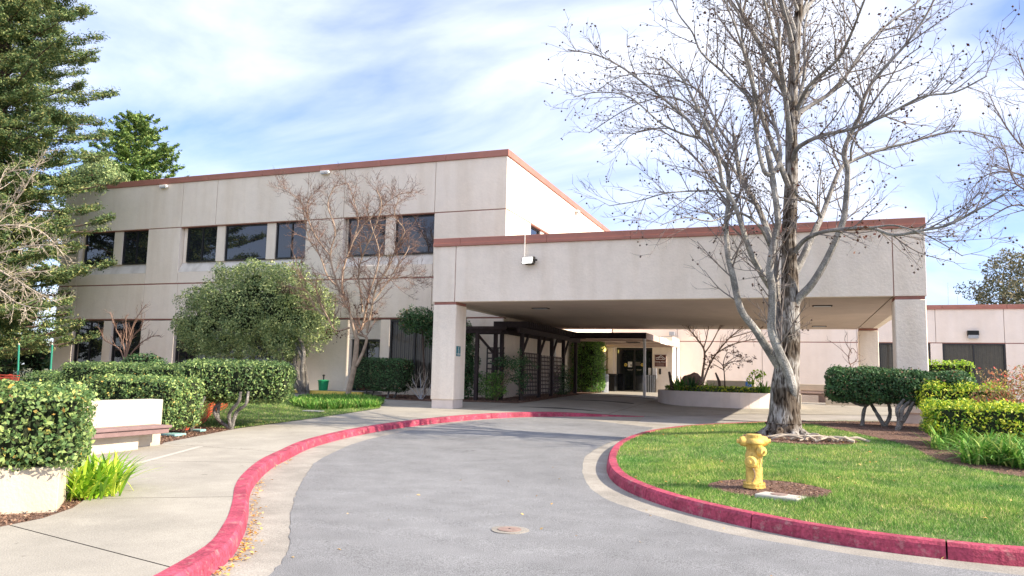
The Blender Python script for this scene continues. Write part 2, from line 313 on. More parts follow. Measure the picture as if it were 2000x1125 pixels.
def npmesh(name, V, F, m, parent=None, off=None, **kw):      # V (n,3) F (k, 3 or 4) as arrays
    if off is None: off = origin(parent) if parent else Vector((0, 0, 0))
    V = np.asarray(V, np.float32)-np.array(off, np.float32)
    F = np.asarray(F, np.int32); k = F.shape[1]; me = bpy.data.meshes.new(name)
    me.vertices.add(len(V)); me.vertices.foreach_set('co', V.ravel()); me.loops.add(F.size); me.loops.foreach_set('vertex_index', F.ravel())
    me.polygons.add(len(F)); me.polygons.foreach_set('loop_start', np.arange(0, F.size, k, dtype=np.int32)); me.polygons.foreach_set('loop_total', np.full(len(F), k, np.int32))
    me.update(calc_edges=True); me.materials.append(m)
    o = bpy.data.objects.new(name, me); COL.objects.link(o)
    if parent: o.parent = parent
    else: o.location = off
    if kw: tag(o, **kw)
    return o
def unit(a): return a/np.maximum(np.linalg.norm(a, axis=1, keepdims=True), 1e-9)
def leaves(name, P, N, size, m, parent=None, aspect=.5, jit=.7, szvar=.5, droop=0., **kw):   # leaf-shaped folded quads
    n = len(P); N = unit(N+RNG.normal(0, jit, (n, 3))); A = unit(np.cross(N, RNG.normal(0, 1, (n, 3)))); A[:, 2] -= droop; A = unit(A); B = unit(np.cross(N, A))
    L = (size*(1+RNG.uniform(-szvar, szvar, n)))[:, None]; Wd = L*aspect*.5
    base = P-A*L*.5; tip = P+A*L*.5-N*L*.12; l = P+B*Wd+N*L*.06; r = P-B*Wd+N*L*.06
    V = np.stack([base, r, tip, l], 1).reshape(-1, 3); F = np.arange(4*n).reshape(n, 4)
    return npmesh(name, V, F, m, parent, **kw)
def strapleaves(name, roots, dirs, length, width, m, parent=None, bend=.8, seg=5, **kw):
    n = len(roots); D = unit(dirs); Ln = (length*RNG.uniform(.6, 1.1, n))[:, None]; out = D.copy(); out[:, 2] = 0; out = unit(out+1e-6)
    side = unit(np.cross(D, np.array([0, 0, 1.])+1e-4)); Vs = []
    for i in range(seg+1):
        t = i/seg; c = roots+D*Ln*t+(out*.35+np.array([0, 0, -1.]))*Ln*bend*t*t*.62; w = width*(1-.15*t)*(1-t**4)*.5+.0005
        if i == 0: w = width*.3
        Vs += [c-side*w, c+side*w]
    V = np.stack(Vs, 1).reshape(-1, 3); b = np.arange(n)[:, None]*2*(seg+1); F = []
    for i in range(seg): F.append(b+np.array([[2*i, 2*i+1, 2*i+3, 2*i+2]]))
    return npmesh(name, V, np.concatenate(F, 0), m, parent, **kw)
# signed distance shapes for clipped hedges and crowns
def s_rbox(c, h, r, ang=0):
    c = np.array(c, float); h = np.array(h, float)-r; ca, sa = math.cos(ang), math.sin(ang)
    def f(p):
        q = p-c; q = np.stack([q[:, 0]*ca+q[:, 1]*sa, -q[:, 0]*sa+q[:, 1]*ca, q[:, 2]], 1); d = np.abs(q)-h
        return np.linalg.norm(np.maximum(d, 0), axis=1)+np.minimum(d.max(1), 0)-r
    return f
def s_ell(c, h):
    c = np.array(c, float); h = np.array(h, float); k = h.min()
    return lambda p: (np.linalg.norm((p-c)/h, axis=1)-1)*k
def s_union(*fs): return lambda p: np.min([f(p) for f in fs], axis=0)
def fnoise(p, s, seed=0):
    q = p*s+seed; return (np.sin(q[:, 0]*1.7+np.sin(q[:, 1]*2.3+q[:, 2]))+np.sin(q[:, 1]*1.9+np.sin(q[:, 2]*2.1+q[:, 0]*1.3))+np.sin(q[:, 2]*2.2+np.sin(q[:, 0]*1.6)))/3
def shell(f, lo, hi, n, thick=.12, amp=.04, ns=5., bias=True):
    lo = np.array(lo, float); hi = np.array(hi, float); P = []; c = 0; it = 0
    while c < n and it < 400:
        it += 1; p = RNG.uniform(lo, hi, (n*3, 3)); d = f(p)+fnoise(p, ns)*amp; k = (d < 0) & (d > -thick)
        p = p[k]; P.append(p); c += len(p)
    p = np.concatenate(P)[:n]; e = .02
    N = np.stack([f(p+np.eye(3)[i]*e)-f(p-np.eye(3)[i]*e) for i in range(3)], 1)
    return p, unit(N)
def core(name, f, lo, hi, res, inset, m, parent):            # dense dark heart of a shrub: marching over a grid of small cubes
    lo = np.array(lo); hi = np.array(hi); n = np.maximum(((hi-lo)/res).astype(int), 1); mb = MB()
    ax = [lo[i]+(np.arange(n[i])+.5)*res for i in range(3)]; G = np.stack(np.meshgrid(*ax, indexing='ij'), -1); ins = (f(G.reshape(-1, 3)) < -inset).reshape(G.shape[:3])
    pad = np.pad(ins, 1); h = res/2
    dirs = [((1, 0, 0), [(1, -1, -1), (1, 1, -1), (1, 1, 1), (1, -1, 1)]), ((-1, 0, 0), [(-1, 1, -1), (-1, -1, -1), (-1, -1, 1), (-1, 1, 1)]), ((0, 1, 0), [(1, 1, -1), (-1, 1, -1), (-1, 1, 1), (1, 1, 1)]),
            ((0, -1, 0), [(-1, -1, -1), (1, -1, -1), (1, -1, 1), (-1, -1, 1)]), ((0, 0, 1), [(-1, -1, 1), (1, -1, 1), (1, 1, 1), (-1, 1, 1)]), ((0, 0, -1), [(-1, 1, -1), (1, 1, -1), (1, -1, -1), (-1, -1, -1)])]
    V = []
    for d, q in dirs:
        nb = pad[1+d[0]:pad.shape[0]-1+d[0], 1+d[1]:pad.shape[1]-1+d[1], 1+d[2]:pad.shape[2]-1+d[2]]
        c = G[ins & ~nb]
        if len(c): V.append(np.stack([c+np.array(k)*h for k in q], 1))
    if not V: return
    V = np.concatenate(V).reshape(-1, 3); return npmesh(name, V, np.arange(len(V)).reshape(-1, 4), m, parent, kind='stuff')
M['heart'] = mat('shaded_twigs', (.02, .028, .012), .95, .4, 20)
def shrub(name, label, cat, f, lo, hi, n, size, m, base, group=None, thick=.14, amp=.04, ns=5., corer=.08, inset=.12, aspect=.5, jit=.7, cname='foliage', root=None):
    r = root or thing(name, label, cat, base, group)
    P, N = shell(f, lo, hi, n, thick, amp, ns); k = RNG.random(n) < .035; P[k] += N[k]*RNG.uniform(.02, .5*size*1.8+.02, (k.sum(), 1)); q = fnoise(P, ns*1.6, 3.1) < .66; P, N = P[q], N[q]; leaves(cname, P, N, size, m, r, aspect, jit)
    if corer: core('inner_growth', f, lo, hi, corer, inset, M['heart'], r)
    return r
def smooth_poly(pts, n=5, closed=False):
    P = [Vector(p) for p in pts]; out = []; N = len(P)
    for i in range(N if closed else N-1):
        if closed: a, b, c, d = P[i-1], P[i], P[(i+1) % N], P[(i+2) % N]
        else: a, b, c, d = P[max(i-1, 0)], P[i], P[i+1], P[min(i+2, N-1)]
        for k in range(n):
            t = k/n; out.append(.5*((2*b)+(-a+c)*t+(2*a-5*b+4*c-d)*t*t+(-a+3*b-3*c+d)*t**3))
    if not closed: out.append(P[-1])
    return out
def inpoly(P, poly):
    x, y = P[:, 0], P[:, 1]; ins = np.zeros(len(P), bool); n = len(poly)
    for i in range(n):
        x1, y1 = poly[i][:2]; x2, y2 = poly[(i+1) % n][:2]
        c = ((y1 > y) != (y2 > y)) & (x < (x2-x1)*(y-y1)/((y2-y1) if y2 != y1 else 1e-9)+x1); ins ^= c
    return ins
def sheet(name, poly, zf, m, step=.8, lines=(), gap=.007, split=None, parent=None, skirt=0, label=None, **kw):
    poly = [(p[0], p[1]) for p in poly]; xs = [p[0] for p in poly]; ys = [p[1] for p in poly]
    V = []; n0 = len(poly)
    dense = []
    for i in range(n0):                                  # densify the outline
        a, b = Vector(poly[i]), Vector(poly[(i+1) % n0]); k = max(1, int((b-a).length/step))
        dense += [a.lerp(b, j/k) for j in range(k)]
    n = len(dense); E = [(i, (i+1) % n) for i in range(n)]; V = list(dense)
    gx = np.arange(min(xs)+step/2, max(xs), step); gy = np.arange(min(ys)+step/2, max(ys), step)
    if len(gx) and len(gy):
        G = np.stack(np.meshgrid(gx, gy), -1).reshape(-1, 2); G = G[inpoly(G, poly)]; V += [Vector(p) for p in G]
    for a, b in lines:
        a, b = Vector(a), Vector(b); t = (b-a).normalized(); nn = Vector((-t.y, t.x))*gap
        for s_ in (-1, 1):
            k = len(V); V += [a+nn*s_, b+nn*s_]; E.append((k, k+1))
    vo, _, fo, *_ = delaunay_2d_cdt(V, E, [], 1, 1e-5)
    fc = []; grp = {}
    for q in fo:
        c = sum((vo[i] for i in q), Vector((0, 0)))/len(q); drop = False
        for a, b in lines:
            a, b = Vector(a), Vector(b); t = (b-a).normalized(); w = c-a; s_ = w.dot(t)
            if 0 < s_ < (b-a).length and abs(w.x*t.y-w.y*t.x) < gap: drop = True
        if drop: continue
        key = split(c) if split else 0; grp.setdefault(key, []).append(tuple(q))
    objs = []
    off = origin(parent) if parent else Vector((0, 0, 0))
    for key in sorted(grp):
        used = sorted({i for q in grp[key] for i in q}); mp_ = {u: i for i, u in enumerate(used)}
        vv = [(vo[i].x-off.x, vo[i].y-off.y, zf(vo[i].x, vo[i].y)-off.z) for i in used]; ff = [tuple(mp_[i] for i in q) for q in grp[key]]
        me = bpy.data.meshes.new(name); bm = bmesh.new(); bv = [bm.verts.new(v) for v in vv]
        for q in ff:
            try: bm.faces.new([bv[i] for i in q])
            except ValueError: pass
        bm.normal_update()
        for fa in bm.faces:
            if fa.normal.z < 0: fa.normal_flip()
        if skirt:
            be = [e for e in bm.edges if len(e.link_faces) == 1]; r_ = bmesh.ops.extrude_edge_only(bm, edges=be)
            for v in r_['geom']:
                if isinstance(v, bmesh.types.BMVert): v.co.z -= skirt
        bm.to_mesh(me); bm.free(); me.materials.append(m); o = bpy.data.objects.new(name, me); COL.objects.link(o)
        if parent: o.parent = parent
        if kw: tag(o, **kw)
        objs.append(o)
    return objs

# ================================================================== GROUND
def farz(x, y): return g(y)-.03
xs_ = [-900, -300, -120, -60, -40, -30, -20, -10, 0, 10, 20, 30, 45, 70, 150, 400, 900]; ys_ = [-300, -100, -40, -15, -5, 0, 4, 8, 12, 16, 20, 24, 28, 32, 36, 40, 60, 100, 200, 500, 1500]
V = [(x, y, farz(x, y)) for y in ys_ for x in xs_]; F = [(j*len(xs_)+i, j*len(xs_)+i+1, (j+1)*len(xs_)+i+1, (j+1)*len(xs_)+i) for j in range(len(ys_)-1) for i in range(len(xs_)-1)]
MB().add(V, F, True).build('ground', M['earth'], kind='structure')

KB = [(-3.9, -14), (-3.95, 0), (-4.0, 3.4), (-4.48, 5.24), (-5.09, 6.31), (-5.82, 7.3), (-6.6, 8.28), (-7.22, 9.19), (-7.95, 10.46), (-8.45, 11.6), (-9.0, 12.96), (-9.3, 14.17), (-9.5, 15.6), (-9.5, 17.2), (-9.25, 18.9), (-8.75, 20.6), (-7.9, 22.0), (-6.8, 22.85), (-5.6, 23.5), (-4.5, 24.1)]
KB = smooth_poly([Vector((x, y, 0)) for x, y in KB], 5)
def offset(P, d, closed=False):
    out = []; n = len(P)
    for i in range(n):
        a = P[i-1] if (closed or i > 0) else P[i]; b = P[(i+1) % n] if (closed or i < n-1) else P[i]
        t = (b-a).normalized(); out.append(P[i]+Vector((-t.y, t.x, 0))*d)
    return out
KI = offset(KB, .17)        # towards the pavement
LAWNL = [(-11.95, 14.4), (-12.0, 17.07), (-12.15, 19.5), (-12.3, 21.4), (-12.9, 22.6), (-13.8, 23.7), (-15.0, 24.9), (-15.9, 25.1), (-16.9, 24.3), (-17.2, 22.9), (-18.2, 21.6), (-21, 20.4), (-26, 19.7), (-34, 19.5)]
WL = [(-10.5, -14), (-9.5, 2.5), (-8.2, 4.1), (-6.95, 5.17), (-6.98, 5.7), (-7.2, 6.22), (-7.6, 6.75), (-8.6, 7.6), (-10.4, 8.4), (-11.02, 8.9), (-11.05, 11.33), (-11.25, 11.6)]+LAWNL
WALK = [(p.x, p.y) for p in KI]+[(-3.0, 25.4), (-1.5, 27), (4, 29.2), (14, 31), (14, 47.45), (-10.9, 47.45), (-10.9, 28.6), (-34, 28.6)]+WL[::-1]
DRIVE = [(-14, -16), (45, -16), (45, 50), (-14, 50)]
sheet('driveway', DRIVE, lambda x, y: g(y)+.002, M['driveconc'], 1.5, kind='structure')
GUT = [(p.x, p.y) for p in KB]+[(-4.3, 23.0), (-6.0, 22.3), (-6.54, 22.4), (-4.15, 21.0), (-3.3, 20.3), (-2.4, 21.6), (-1.0, 23.2), (2, 24.9), (6, 25.8), (10, 21), (10.5, 15), (8.5, 10.5), (5, 8.4), (2, 7.6), (0, 7.9), (-2, 9.5), (-3.5, 12.5), (-4, 16), (-3.5, 19)]
ASL = [(-3.5, -14), (-3.45, 2), (-3.6, 4.2), (-4.02, 5.37), (-4.42, 6.16), (-5.1, 7.1), (-5.85, 8.18), (-6.55, 9.3), (-7.25, 10.5), (-7.8, 11.5), (-8.35, 13.0), (-8.75, 14.4), (-8.95, 16.0), (-8.95, 17.8), (-8.75, 19.5), (-8.35, 21.0), (-7.6, 22.0), (-6.7, 22.55), (-5.2, 21.7), (-3.6, 20.6)]
AIL = [(-3.7, 19), (-3.9, 16.8), (-3.8, 14.5), (-3.44, 12.84), (-2.97, 11.31), (-2.43, 10.2), (-1.83, 9.5), (-0.85, 8.71), (0.15, 8.29), (0.85, 8.10), (1.9, 8.0), (3.5, 8.2), (6, 9.3), (9, 12), (10.6, 16), (10.8, 20), (20, 20), (20, -14)]
ASP = [(p.x+RNG.uniform(-.013, .013), p.y+RNG.uniform(-.02, .02)) for p in smooth_poly([Vector((x, y, 0)) for x, y in ASL[:-1]], 8)]+[(ASL[-1])]+[(p.x+RNG.uniform(-.012, .012), p.y) for p in smooth_poly([Vector((x, y, 0)) for x, y in AIL[:14]], 6)]+AIL[14:]
GP = [(p.x, p.y) for p in KB]+[(-4.3, 22.0), (-3.0, 21.5)]+[(-1.9, 22), (0, 24), (4, 25.3), (9, 22), (9, 15), (6, 11), (22, 11), (22, -14)]
sheet('gutter', GP, lambda x, y: g(y)+.007, M['gutter'], 1.0, kind='structure')
sheet('road', ASP, lambda x, y: g(y)+.013, M['asphalt'], 1.0, kind='structure')
# pavement slabs
def w2(px, py): p = gnd(px, py, .15); return (p.x, p.y)
LN = [(w2(-60, 1005), w2(350, 1112)), (w2(150, 974), w2(458, 970)), (w2(222, 899), w2(500, 903)), (w2(330, 867), w2(560, 884)), ((-12.3, 17.0), (-9.3, 15.2)), ((-12.3, 20.0), (-9.1, 18.6)), ((-12.6, 22.3), (-8.4, 21.2)),
      ((-15.6, 25.0), (-15.6, 28.6)), ((-12.4, 22.4), (-12.4, 28.6)), ((-10.9, 24.6), (14, 24.6)), ((-9.4, 21.9), (-9.4, 47)), ((-10.9, 29.4), (14, 29.4)), ((-10.9, 33.9), (14, 33.9)), ((-10.9, 38.4), (14, 38.4)), ((-10.9, 42.9), (14, 42.9)), ((-5.6, 24), (-5.6, 47)), ((-1.6, 26), (-1.6, 47)), ((4, 28), (4, 47)),
      ((-20.5, 20), (-20.5, 28)), ((-25, 19), (-25, 28)), ((-9.45, 1.5), (-3.5, 1.8)), ((-9.9, -2.0), (-3.5, -1.8))]
def slabkey(c):
    return tuple(((b[0]-a[0])*(c.y-a[1])-(b[1]-a[1])*(c.x-a[0])) > 0 if (min(a[0], b[0])-.5 < c.x < max(a[0], b[0])+.5 or min(a[1], b[1])-.5 < c.y < max(a[1], b[1])+.5) else 2 for a, b in LN[:7])+(int((c.y+2)//4.5) if c.y > 22 else -1, int((c.x+30)//4) if c.y > 22 else -1)
pav = bpy.data.objects.new('pavement', None); COL.objects.link(pav); tag(pav, kind='structure')
slabs = sheet('slab', WALK, zw, M['walk'], .7, LN, .008, slabkey, parent=pav)
sheet('joint_filler', WALK, lambda x, y: zw(x, y)-.012, M['joint'], 1.0, parent=pav)
def band(a, b, w):
    a, b = Vector(a), Vector(b); t = (b-a).normalized(); n = Vector((-t.y, t.x))*w*.5
    sheet('pale_band', [a-n, b-n, b+n, a+n], lambda x, y: zw(x, y)+.004, M['paleband'], .4, parent=pav)
band(w2(205, 922), w2(392, 872), .10); band(w2(180, 900), w2(232, 906), .05); band(w2(312, 869), w2(372, 872), .06)
# kerb, cast in lengths
def kerb(name, P, h, w, side, seg, mats, closed=False):
    root = bpy.data.objects.new(name, None); COL.objects.link(root); tag(root, kind='structure')
    Q = offset(P, w*side, closed); L = [0]
    n = len(P); idx = list(range(n))+([0] if closed else [])
    for a, b in zip(idx, idx[1:]): L.append(L[-1]+(P[b]-P[a]).length)
    cur = []; start = 0; lim = seg*.6
    for j, i in enumerate(idx):
        cur.append(i)
        if L[j]-start > lim or j == len(idx)-1:
            if len(cur) > 1:
                V = []; F = []
                for c, k in enumerate(cur):
                    p, q = P[k].copy(), Q[k].copy()
                    if c == 0 and j != len(cur)-1: t = (P[cur[1]]-p).normalized()*.008; p += t; q += t
                    if c == len(cur)-1: t = (P[cur[-2]]-p).normalized()*.008; p += t; q += t
                    z = g(p.y); hh = h(p.x, p.y) if callable(h) else h; u = (q-p).normalized()
                    V += [(p.x-u.x*.02, p.y-u.y*.02, z-.05), (p.x+u.x*.005, p.y+u.y*.005, z+hh-.03), (p.x+u.x*.03, p.y+u.y*.03, z+hh+.002), (q.x, q.y, z+hh+.004), (q.x, q.y, z-.05)]
                for c in range(len(cur)-1):
                    for s_ in range(4): F.append((c*5+s_, c*5+s_+1, c*5+s_+6, c*5+s_+5))
                F += [(0, 1, 2, 3, 4), tuple(len(V)-5+k for k in (4, 3, 2, 1, 0))]
                mb = MB().add(V, F); o = mb.build('kerb_length', mats(P[cur[len(cur)//2]]), root)
            cur = [i]; start = L[j]; lim = seg
    return root
kerb('kerb', KB, lambda x, y: dzw(x, y), .17, 1, 1.9, lambda p: M['kerb'])
# island
ISL = [(-2.0, 21.15), (-2.75, 20.1), (-3.3, 18.6), (-3.5, 17.0), (-3.47, 15.4), (-3.2, 13.65), (-2.84, 12.2), (-2.39, 11.09), (-1.75, 10.15), (-1.08, 9.48), (-0.34, 8.95), (0.3, 8.62), (1.06, 8.42), (1.95, 8.38), (3.2, 8.7), (5.5, 9.9), (8, 12.4), (9.4, 15.5), (9.6, 19), (8.6, 22.5), (6.6, 24.6), (3.9, 24.6), (1.84, 24.0), (0, 23.2), (-.9, 22.3)]
ISL = smooth_poly([Vector((x, y, 0)) for x, y in ISL], 4, True)
III = offset(ISL, .16, True)
IARR = np.array([(p.x, p.y) for p in III])
def kdist(x, y): return float(np.sqrt(((IARR-np.array([x, y]))**2).sum(1)).min())
def zi(x, y): return g(y)+.14+.11*sm(kdist(x, y)/2.2)
kerb('kerb', ISL, .155, .16, 1, 1.9, lambda p: M['kerb'] if not (p.y > 22.2 and p.x > .3) else M['concrete'], True)
sheet('lawn', [(p.x, p.y) for p in III], zi, M['turf'], .45, kind='structure')
BEDR = [(-.6, 22.3), (-.2, 21.5), (0.3, 20.8), (0.8, 19.6), (1.5, 18.0), (1.95, 16.6), (2.1, 14.8), (2.5, 13.6), (3.1, 12.9), (4.5, 12.3), (7.2, 12.4), (9.1, 15.6), (9.3, 19), (8.4, 22.3), (6.4, 24.3), (3.9, 24.35), (1.84, 23.75), (0, 22.95)]
BEDR = [(p.x, p.y) for p in smooth_poly([Vector((x, y, 0)) for x, y in BEDR], 3, True)]
def ring(c, rx, ry, n=26, a0=0, jit=.06):
    return [(c[0]+rx*math.cos(t)*(1+random.uniform(-jit, jit))*math.cos(a0)-ry*math.sin(t)*(1+random.uniform(-jit, jit))*math.sin(a0), c[1]+rx*math.cos(t)*math.sin(a0)+ry*math.sin(t)*math.cos(a0)) for t in [2*math.pi*i/n for i in range(n)]]
TREE = (-.33, 17.75)
BEDH = ring((-.42, 10.68), .80, .52, a0=-.35); BEDT = ring((TREE[0]+.3, TREE[1]-.7), 1.15, 1.0)
for nm, pl in (('shrub_bed', BEDR), ('hydrant_bed', BEDH), ('tree_bed', BEDT)):
    sheet(nm, pl, lambda x, y: zi(x, y)+.012, M['soil'], .3, kind='structure')
# left beds
BEDL = [(-9.5, 2.3), (-8.2, 3.95)]+WL[3:12]+[(-11.95, 14.4), (-13.2, 14.3), (-15.5, 13), (-20, 12.5), (-34, 12), (-34, -14), (-10.4, -14)]
sheet('planting_bed', [(x-.012, y) for x, y in BEDL], lambda x, y: g(y)+.14, M['soil'], .7, kind='structure')
LL = LAWNL+[(-34, 12), (-20, 12.5), (-15.5, 13), (-13.2, 14.3)]
sheet('lawn', LL, lambda x, y: g(y)+.16, M['turf'], .7, kind='structure')
BEDB = [(-26, 25.9), (-22, 25.8), (-20.2, 26.9), (-19.8, 28.6), (-26, 28.6)]; BEDC = [(-16, 26.2), (-14.2, 25.4), (-11.6, 25.2), (-11.6, 28.6), (-16, 28.6)]; BEDD = [(-11.55, 25.6), (-9.35, 25.9), (-9.15, 27.6), (-9.35, 38.6), (-10.9, 38.6), (-10.9, 28.6), (-11.55, 28.6)]
BEDE = [(-34.5, 26.2), (-26.3, 25.9), (-26.3, 28.6), (-34.5, 28.6)]
for b_ in (BEDB, BEDC, BEDD, BEDE): sheet('foundation_bed', b_, lambda x, y: zw(x, y)+.01, M['soil'], .6, kind='structure')

# ================================================================== CLINIC BUILDING (two storeys)
FY, SX = 28.52, -10.95
bld = thing('clinic_building', 'two storey beige stucco building with terracotta coping and dark recessed windows', 'building', (SX, FY, g(FY)+.1))
ZT, ZC, Z2, Z2b, Z1, Z1b, ZS = 10.80, 10.53, 8.34, 6.18, 5.63, 3.93, 3.85
G = .012
def pbox(x0, x1, z0, z1, d=.30): MB().box(x0+G, x1-G, FY, FY+d, z0, z1).build('wall_panel', M['stucco'], bld, bevel=.008)
XJ = [-35.3, -34.05, -27.62, -25.57, -20.5, -18.59, -14.17, SX]
for a, b in zip(XJ, XJ[1:]): pbox(a, b, Z2+.02, ZC-.004)
XL = [-35.3, -33.98, -29.6, -27.55, -20.5, -18.5, -14.17, SX]
for a, b in zip(XL, XL[1:]): pbox(a, b, Z1b+.03, Z1-.03)
# core volume behind the panels
MB().box(-35.28, SX-.03, FY+.06, 60, .2, Z1b-.02).build('reveal_wall', M['reveal'], bld) if False else None
core_mb = MB().box(-35.28, SX-.32, FY+.30, 62, .3, ZC-.1); core_mb.build('inner_wall', M['sillpaint'], bld)
def strip(z0, z1, x0=-35.27, x1=SX-.03): MB().box(x0, x1, FY+.03, FY+.299, z0, z1).build('joint_strip', M['reveal'], bld)
strip(Z1-.03+.002, Z1+.028); strip(Z2-.018, Z2+.018); strip(Z1b-.022, Z1b+.028)
def window(x0, x1, z0, z1, y, parent, panes=1, frame=.06, glass='glass', blinds=False, depth=.08, mull=None):
    f = MB(); f.box(x0, x1, y, y+depth, z0, z0+frame).box(x0, x1, y, y+depth, z1-frame, z1).box(x0, x0+frame, y, y+depth, z0+frame, z1-frame).box(x1-frame, x1, y, y+depth, z0+frame, z1-frame)
    w = f.build('window', M['darkframe'], parent)
    ms = mull if mull else [x0+(x1-x0)*i/panes for i in range(1, panes)]
    for m_ in ms: MB().box(m_-.03, m_+.03, y+.005, y+depth-.01, z0+frame, z1-frame).build('mullion', M['darkframe'], w)
    e = [x0+frame]+list(ms)+[x1-frame]
    for a, b in zip(e, e[1:]):
        a2 = a+(.03 if a in ms else 0); b2 = b-(.03 if b in ms else 0)
        MB().add([(a2, y+.05, z0+frame), (b2, y+.05, z0+frame), (b2, y+.05, z1-frame), (a2, y+.05, z1-frame)], [(0, 1, 2, 3)]).build('pane', M[glass], w)
    if blinds:
        bm_ = MB(); x = x0+frame; i = 0
        while x < x1-frame-.08:
            dy = .02 if i % 2 else .035; bm_.add([(x, y+.13+dy, z0+.08), (x+.088, y+.10+dy, z0+.08), (x+.088, y+.10+dy, z1-.07), (x, y+.13+dy, z1-.07)], [(0, 1, 2, 3)]); x += .096; i += 1
        bm_.build('blinds', M['blind'], w, kind='stuff')
    return w
# upper storey: solid panels and window bays
for a, b in ((-35.3, -34.05), (-29.6, -27.6), (-20.5, -18.55), (-14.17, SX)): pbox(a, b, Z1+.028, Z2-.022)
bays = [(-34.05, -29.6, [(-33.86, -31.87, 1), (-31.33, -29.62, 2)]), (-27.6, -20.5, [(-27.32, -25.52, 2), (-25.05, -22.68, 1), (-22.2, -20.52, 2)]), (-18.55, -14.17, [(-18.40, -16.52, 1), (-16.05, -14.19, 1)])]
RD = .27
for x0, x1, ws in bays:
    MB().box(x0+G, x1-G, FY, FY+.29, Z1+.028, Z2b).build('spandrel', M['stucco'], bld, bevel=.008)
    MB().add([(x0+G, FY, Z2b+.003), (x1-G, FY, Z2b+.003), (x1-G, FY+RD, 6.66), (x0+G, FY+RD, 6.66), (x0+G, FY+RD, Z2b+.003), (x1-G, FY+RD, Z2b+.003)], [(0, 1, 2, 3), (0, 3, 4), (1, 5, 2)]).build('sloped_sill', M['sillpaint'], bld)
    e = [x0+G]+[v for w_ in ws for v in w_[:2]]+[x1-G]
    for a, b in zip(e[::2], e[1::2]):
        if b-a > .05: MB().box(a, b, FY+RD-.16 if (a > x0+.1 and b < x1-.1) else FY+RD-.02, FY+.30, 6.66, Z2-.02).build('pier', M['stucco'], bld)
    for a, b, n in ws: window(a, b, 6.67, Z2-.022, FY+RD-.10, bld, n)
# ground floor
ZB = g(FY)+.10
for a, b in ((-35.3, -34.0), (-29.6, -27.55), (-20.6, -18.1)): pbox(a, b, ZB, ZS+.02)
MB().box(-12.55, SX, FY, FY+.3, ZB, ZS+.05).build('wall_panel', M['stucco_rough'], bld, bevel=.008)
MB().tube([(-18.1, FY+.14, ZB), (-18.1, FY+.14, ZS+.02)], .165, 16).build('rounded_pier', M['stucco'], bld)
MB().box(-16.5, -16.06, FY, FY+.3, ZB, ZS+.02).build('wall_panel', M['stucco'], bld, bevel=.008)
MB().box(-32.04, -31.52, FY+.05, FY+.3, ZB, ZS+.02).build('wall_panel', M['stucco'], bld)
for a, b, n in ((-33.98, -32.05, 2), (-31.5, -29.62, 2), (-27.53, -24.0, 2), (-23.9, -20.63, 2)): window(a, b, ZB+.05, ZS, FY+.16, bld, n)
# a darker room behind the glazing by the door, vertical blinds
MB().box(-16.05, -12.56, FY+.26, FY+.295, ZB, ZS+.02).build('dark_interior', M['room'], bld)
window(-16.05, -12.57, ZB+.35, ZS, FY+.05, bld, 3, glass='glass_clear', blinds=True)
MB().box(-16.05, -12.57, FY+.06, FY+.25, ZB, ZB+.345).build('low_wall', M['sillpaint'], bld)
# recessed door
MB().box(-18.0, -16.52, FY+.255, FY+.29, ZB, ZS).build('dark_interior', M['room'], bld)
MB().box(-18.0, -16.5, FY+.10, FY+.25, 3.05, ZS).build('door_header', M['sillpaint'], bld)
d_ = MB().box(-17.9, -17.82, FY+.14, FY+.24, ZB, 3.04).box(-16.62, -16.52, FY+.14, FY+.24, ZB, 3.04).box(-17.82, -16.62, FY+.14, FY+.24, 2.95, 3.04).build('door', M['darkframe'], bld)
MB().add([(-17.82, FY+.2, ZB), (-16.62, FY+.2, ZB), (-16.62, FY+.2, 2.95), (-17.82, FY+.2, 2.95)], [(0, 1, 2, 3)]).build('pane', M['glass'], d_)
MB().box(-17.25, -17.19, FY+.15, FY+.19, ZB, 2.95).build('door_stile', M['darkframe'], d_)
# side wall facing the right
for (y0, y1) in ((FY+.31, 31.58), (31.58, 37.4), (37.4, 43.2), (43.2, 49), (49, 55), (55, 61.9)):
    MB().box(SX-.30, SX, y0+G, y1-G, Z2+.02, ZC-.004).build('side_panel', M['stucco'], bld, bevel=.008)
    if y0 < 31 or y0 > 38: MB().box(SX-.30, SX, y0+G, y1-G, Z1+.03, Z2-.02).build('side_panel', M['stucco'], bld, bevel=.008)
    MB().box(SX-.30, SX, y0+G, y1-G, .3, Z1-.03).build('side_panel', M['stucco_rough'], bld, bevel=.008)
MB().box(SX-.30, SX, 31.6, 37.4, Z1+.03, 6.6).build('side_panel', M['stucco'], bld)
MB().box(SX-.30, SX, 35.8, 37.4, 6.6, Z2-.02).build('side_panel', M['stucco'], bld)
for y0, y1 in ((31.75, 33.2), (33.8, 35.7)):
    w = MB().box(SX-.24, SX-.16, y0, y1, 6.62, 6.68).box(SX-.24, SX-.16, y0, y1, Z2-.10, Z2-.02).box(SX-.24, SX-.16, y0, y0+.06, 6.68, Z2-.1).box(SX-.24, SX-.16, y1-.06, y1, 6.68, Z2-.1).build('window', M['darkframe'], bld)
    MB().add([(SX-.2, y0, 6.62), (SX-.2, y1, 6.62), (SX-.2, y1, Z2-.05), (SX-.2, y0, Z2-.05)], [(0, 1, 2, 3)]).build('pane', M['glass'], w)
MB().box(SX-.30, SX-.1, 33.22, 33.78, 6.6, Z2-.02).build('pier', M['stucco'], bld)
for z in (Z1, Z2): MB().box(SX-.29, SX-.03, FY+.32, 61.9, z-.026, z+.026).build('joint_strip', M['reveal'], bld)
